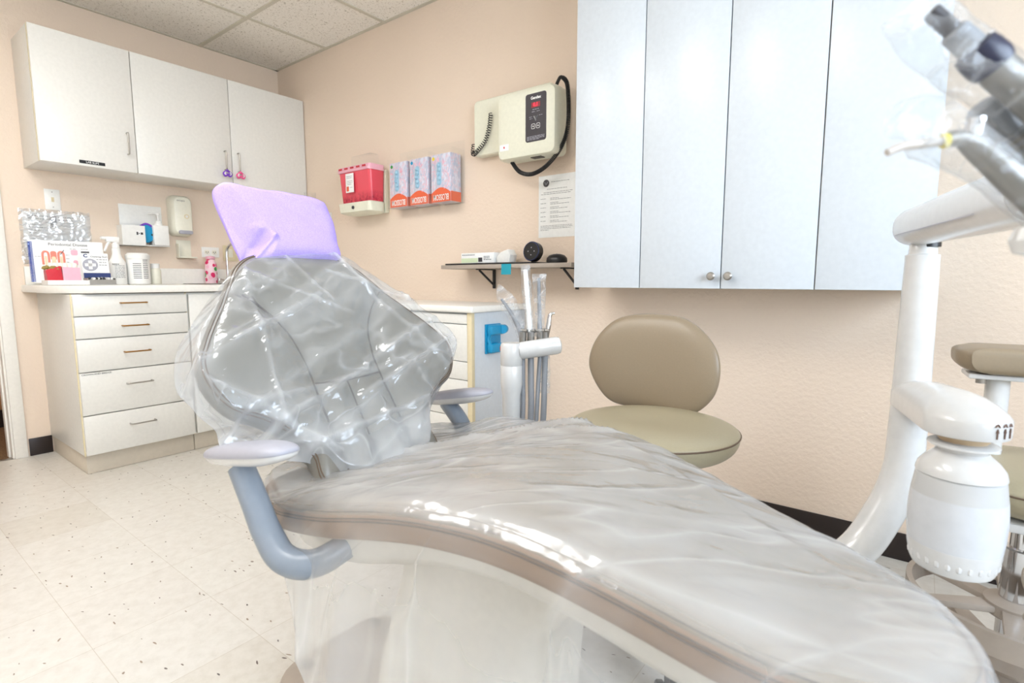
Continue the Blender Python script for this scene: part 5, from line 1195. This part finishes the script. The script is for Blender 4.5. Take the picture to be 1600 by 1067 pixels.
tops = [[(3.0388, -1.0029, .8074), (3.0265, -1.0055, .8543), (3.0037, -1.0161, .9011), (2.9783, -1.0295, .9423)],
        [(3.0576, -0.9872, .81), (3.0470, -0.9840, .90), (3.0287, -0.9776, 1.030)],
        [(3.0794, -0.9692, .81), (3.0720, -0.9640, .90), (3.0655, -0.9589, 1.005)],
        [(3.0914, -0.9600, .81), (3.0960, -0.9500, .86), (3.0984, -0.9443, .895), (3.1100, -0.9370, .900)]]
rr = [[.008, .008, .006, .004], [.010, .008, .007], [.009, .006, .005], [.007, .0075, .006, .003]]
ends = [(3.0388, -1.0029), (3.0576, -.9872), (3.0794, -.9692), (3.0914, -.96)]
for i in range(4):
    t = thing(('suction_tip', 'suction_tip', 'suction_tip', 'hand_syringe')[i], lbs[i], ('suction tip', 'suction tip', 'suction tip', 'syringe')[i], tops[i][0], 'instruments on the suction column')
    MB().tube(tops[i], rr[i], 12, 6).build('tip_tube', ('hose', 'white', 'hose', 'chrome')[i], t)
    MB().cyl((tops[i][0][0], tops[i][0][1], .775), (tops[i][0][0], tops[i][0][1], .845), .011).cyl((tops[i][0][0] - .012, tops[i][0][1] - .004, .848), (tops[i][0][0] + .012, tops[i][0][1] + .004, .848), .006).build('valve_body', 'steel', t)
    e = ends[i]; q = bot[i]
    MB().tube([(e[0], e[1], .78), ((e[0] + q[0]) / 2, (e[1] + q[1]) / 2, .70), (q[0], q[1], .60), (q[0] - .01, q[1] - .005, .40), (q[0] - .04, q[1] - .01, .15), (q[0] - .06 - .01 * i, q[1] + .02, .025)], (.0075, .0095, .0065, .009)[i], 12, 8).build('hose', 'hose', t)
sleeve([((2.9700, -1.0320, .985), .002, .001), ((2.9800, -1.0250, .955), .022, .004), ((2.9980, -1.0170, .925), .026, .009), ((3.0200, -1.0080, .88), .018, .012), ((3.0360, -1.0030, .83), .014, .012)], 'plastic_sleeve', 'pointed clear bag over the bent suction tip', group='sleeves on the suction column')
sleeve([((3.0280, -0.9775, 1.045), .014, .004), ((3.0360, -0.9800, .98), .015, .010), ((3.0480, -0.9840, .90), .015, .012), ((3.0576, -0.9870, .83), .016, .013)], 'plastic_sleeve', 'tall narrow clear sleeve, second from the white column', group='sleeves on the suction column')
sleeve([((3.0665, -0.9585, 1.018), .022, .003), ((3.0690, -0.9600, .95), .019, .009), ((3.0740, -0.9650, .88), .015, .011), ((3.0794, -0.9690, .83), .014, .012)], 'plastic_sleeve', 'wide clear sleeve with blue corner on the side arm', group='sleeves on the suction column')
sleeve([((3.0920, -0.9600, .78), .013, .011), ((3.0940, -0.9650, .72), .016, .011), ((3.0970, -0.9720, .66), .018, .010)], 'plastic_sleeve', 'short clear sleeve hanging below the side arm on the last hose', group='sleeves on the suction column')
#PART2END
# ---------------------------------------------------------------- camera, light, world
cam = bpy.data.cameras.new('camera'); co = bpy.data.objects.new('camera', cam); COL.objects.link(co)
yaw, pitch = math.radians(127.344), math.radians(-6.598)
co.location = (3.98, -2.29, 1.0)
fwd = V((math.cos(yaw) * math.cos(pitch), math.sin(yaw) * math.cos(pitch), math.sin(pitch)))
co.rotation_euler = fwd.to_track_quat('-Z', 'Y').to_euler()
cam.sensor_width = 36; cam.lens = 832.4 / 1600 * 36; cam.clip_start = .02
cam.dof.use_dof = True; cam.dof.focus_distance = 1.9; cam.dof.aperture_fstop = 5.0
S.camera = co
w = bpy.data.worlds.new('world'); S.world = w; w.use_nodes = True
wn = w.node_tree.nodes; wl = w.node_tree.links
sky = wn.new('ShaderNodeTexSky'); sky.sky_type = 'NISHITA' if hasattr(sky, 'sky_type') else sky.sky_type
sky.sun_disc = False; sky.sun_elevation = math.radians(40)
wl.new(sky.outputs[0], wn['Background'].inputs[0]); wn['Background'].inputs[1].default_value = .25
def area(name, loc, target, sx, sy, power, col):
    l = bpy.data.lights.new(name, 'AREA'); l.shape = 'RECTANGLE'; l.size = sx; l.size_y = sy; l.energy = power; l.color = col
    o = bpy.data.objects.new(name, l); COL.objects.link(o); o.location = loc
    o.rotation_euler = (V(target) - V(loc)).to_track_quat('-Z', 'Y').to_euler(); return o
area('window_daylight', (RX + .3, -2.05, 1.65), (3.0, -1.6, 1.2), 1.9, 1.3, 72, (.82, .91, 1.0))
area('hall_light', (-.5, -2.2, 2.4), (-.5, -2.2, 0), .4, .4, 4, (1, .8, .55))
S.view_settings.view_transform = 'Standard'; S.view_settings.look = 'None'; S.view_settings.gamma = 1; S.view_settings.use_curve_mapping = False
S.view_settings.exposure = .56
S.cycles.max_bounces = 10; S.cycles.transparent_max_bounces = 24
S.cycles.use_denoising = True
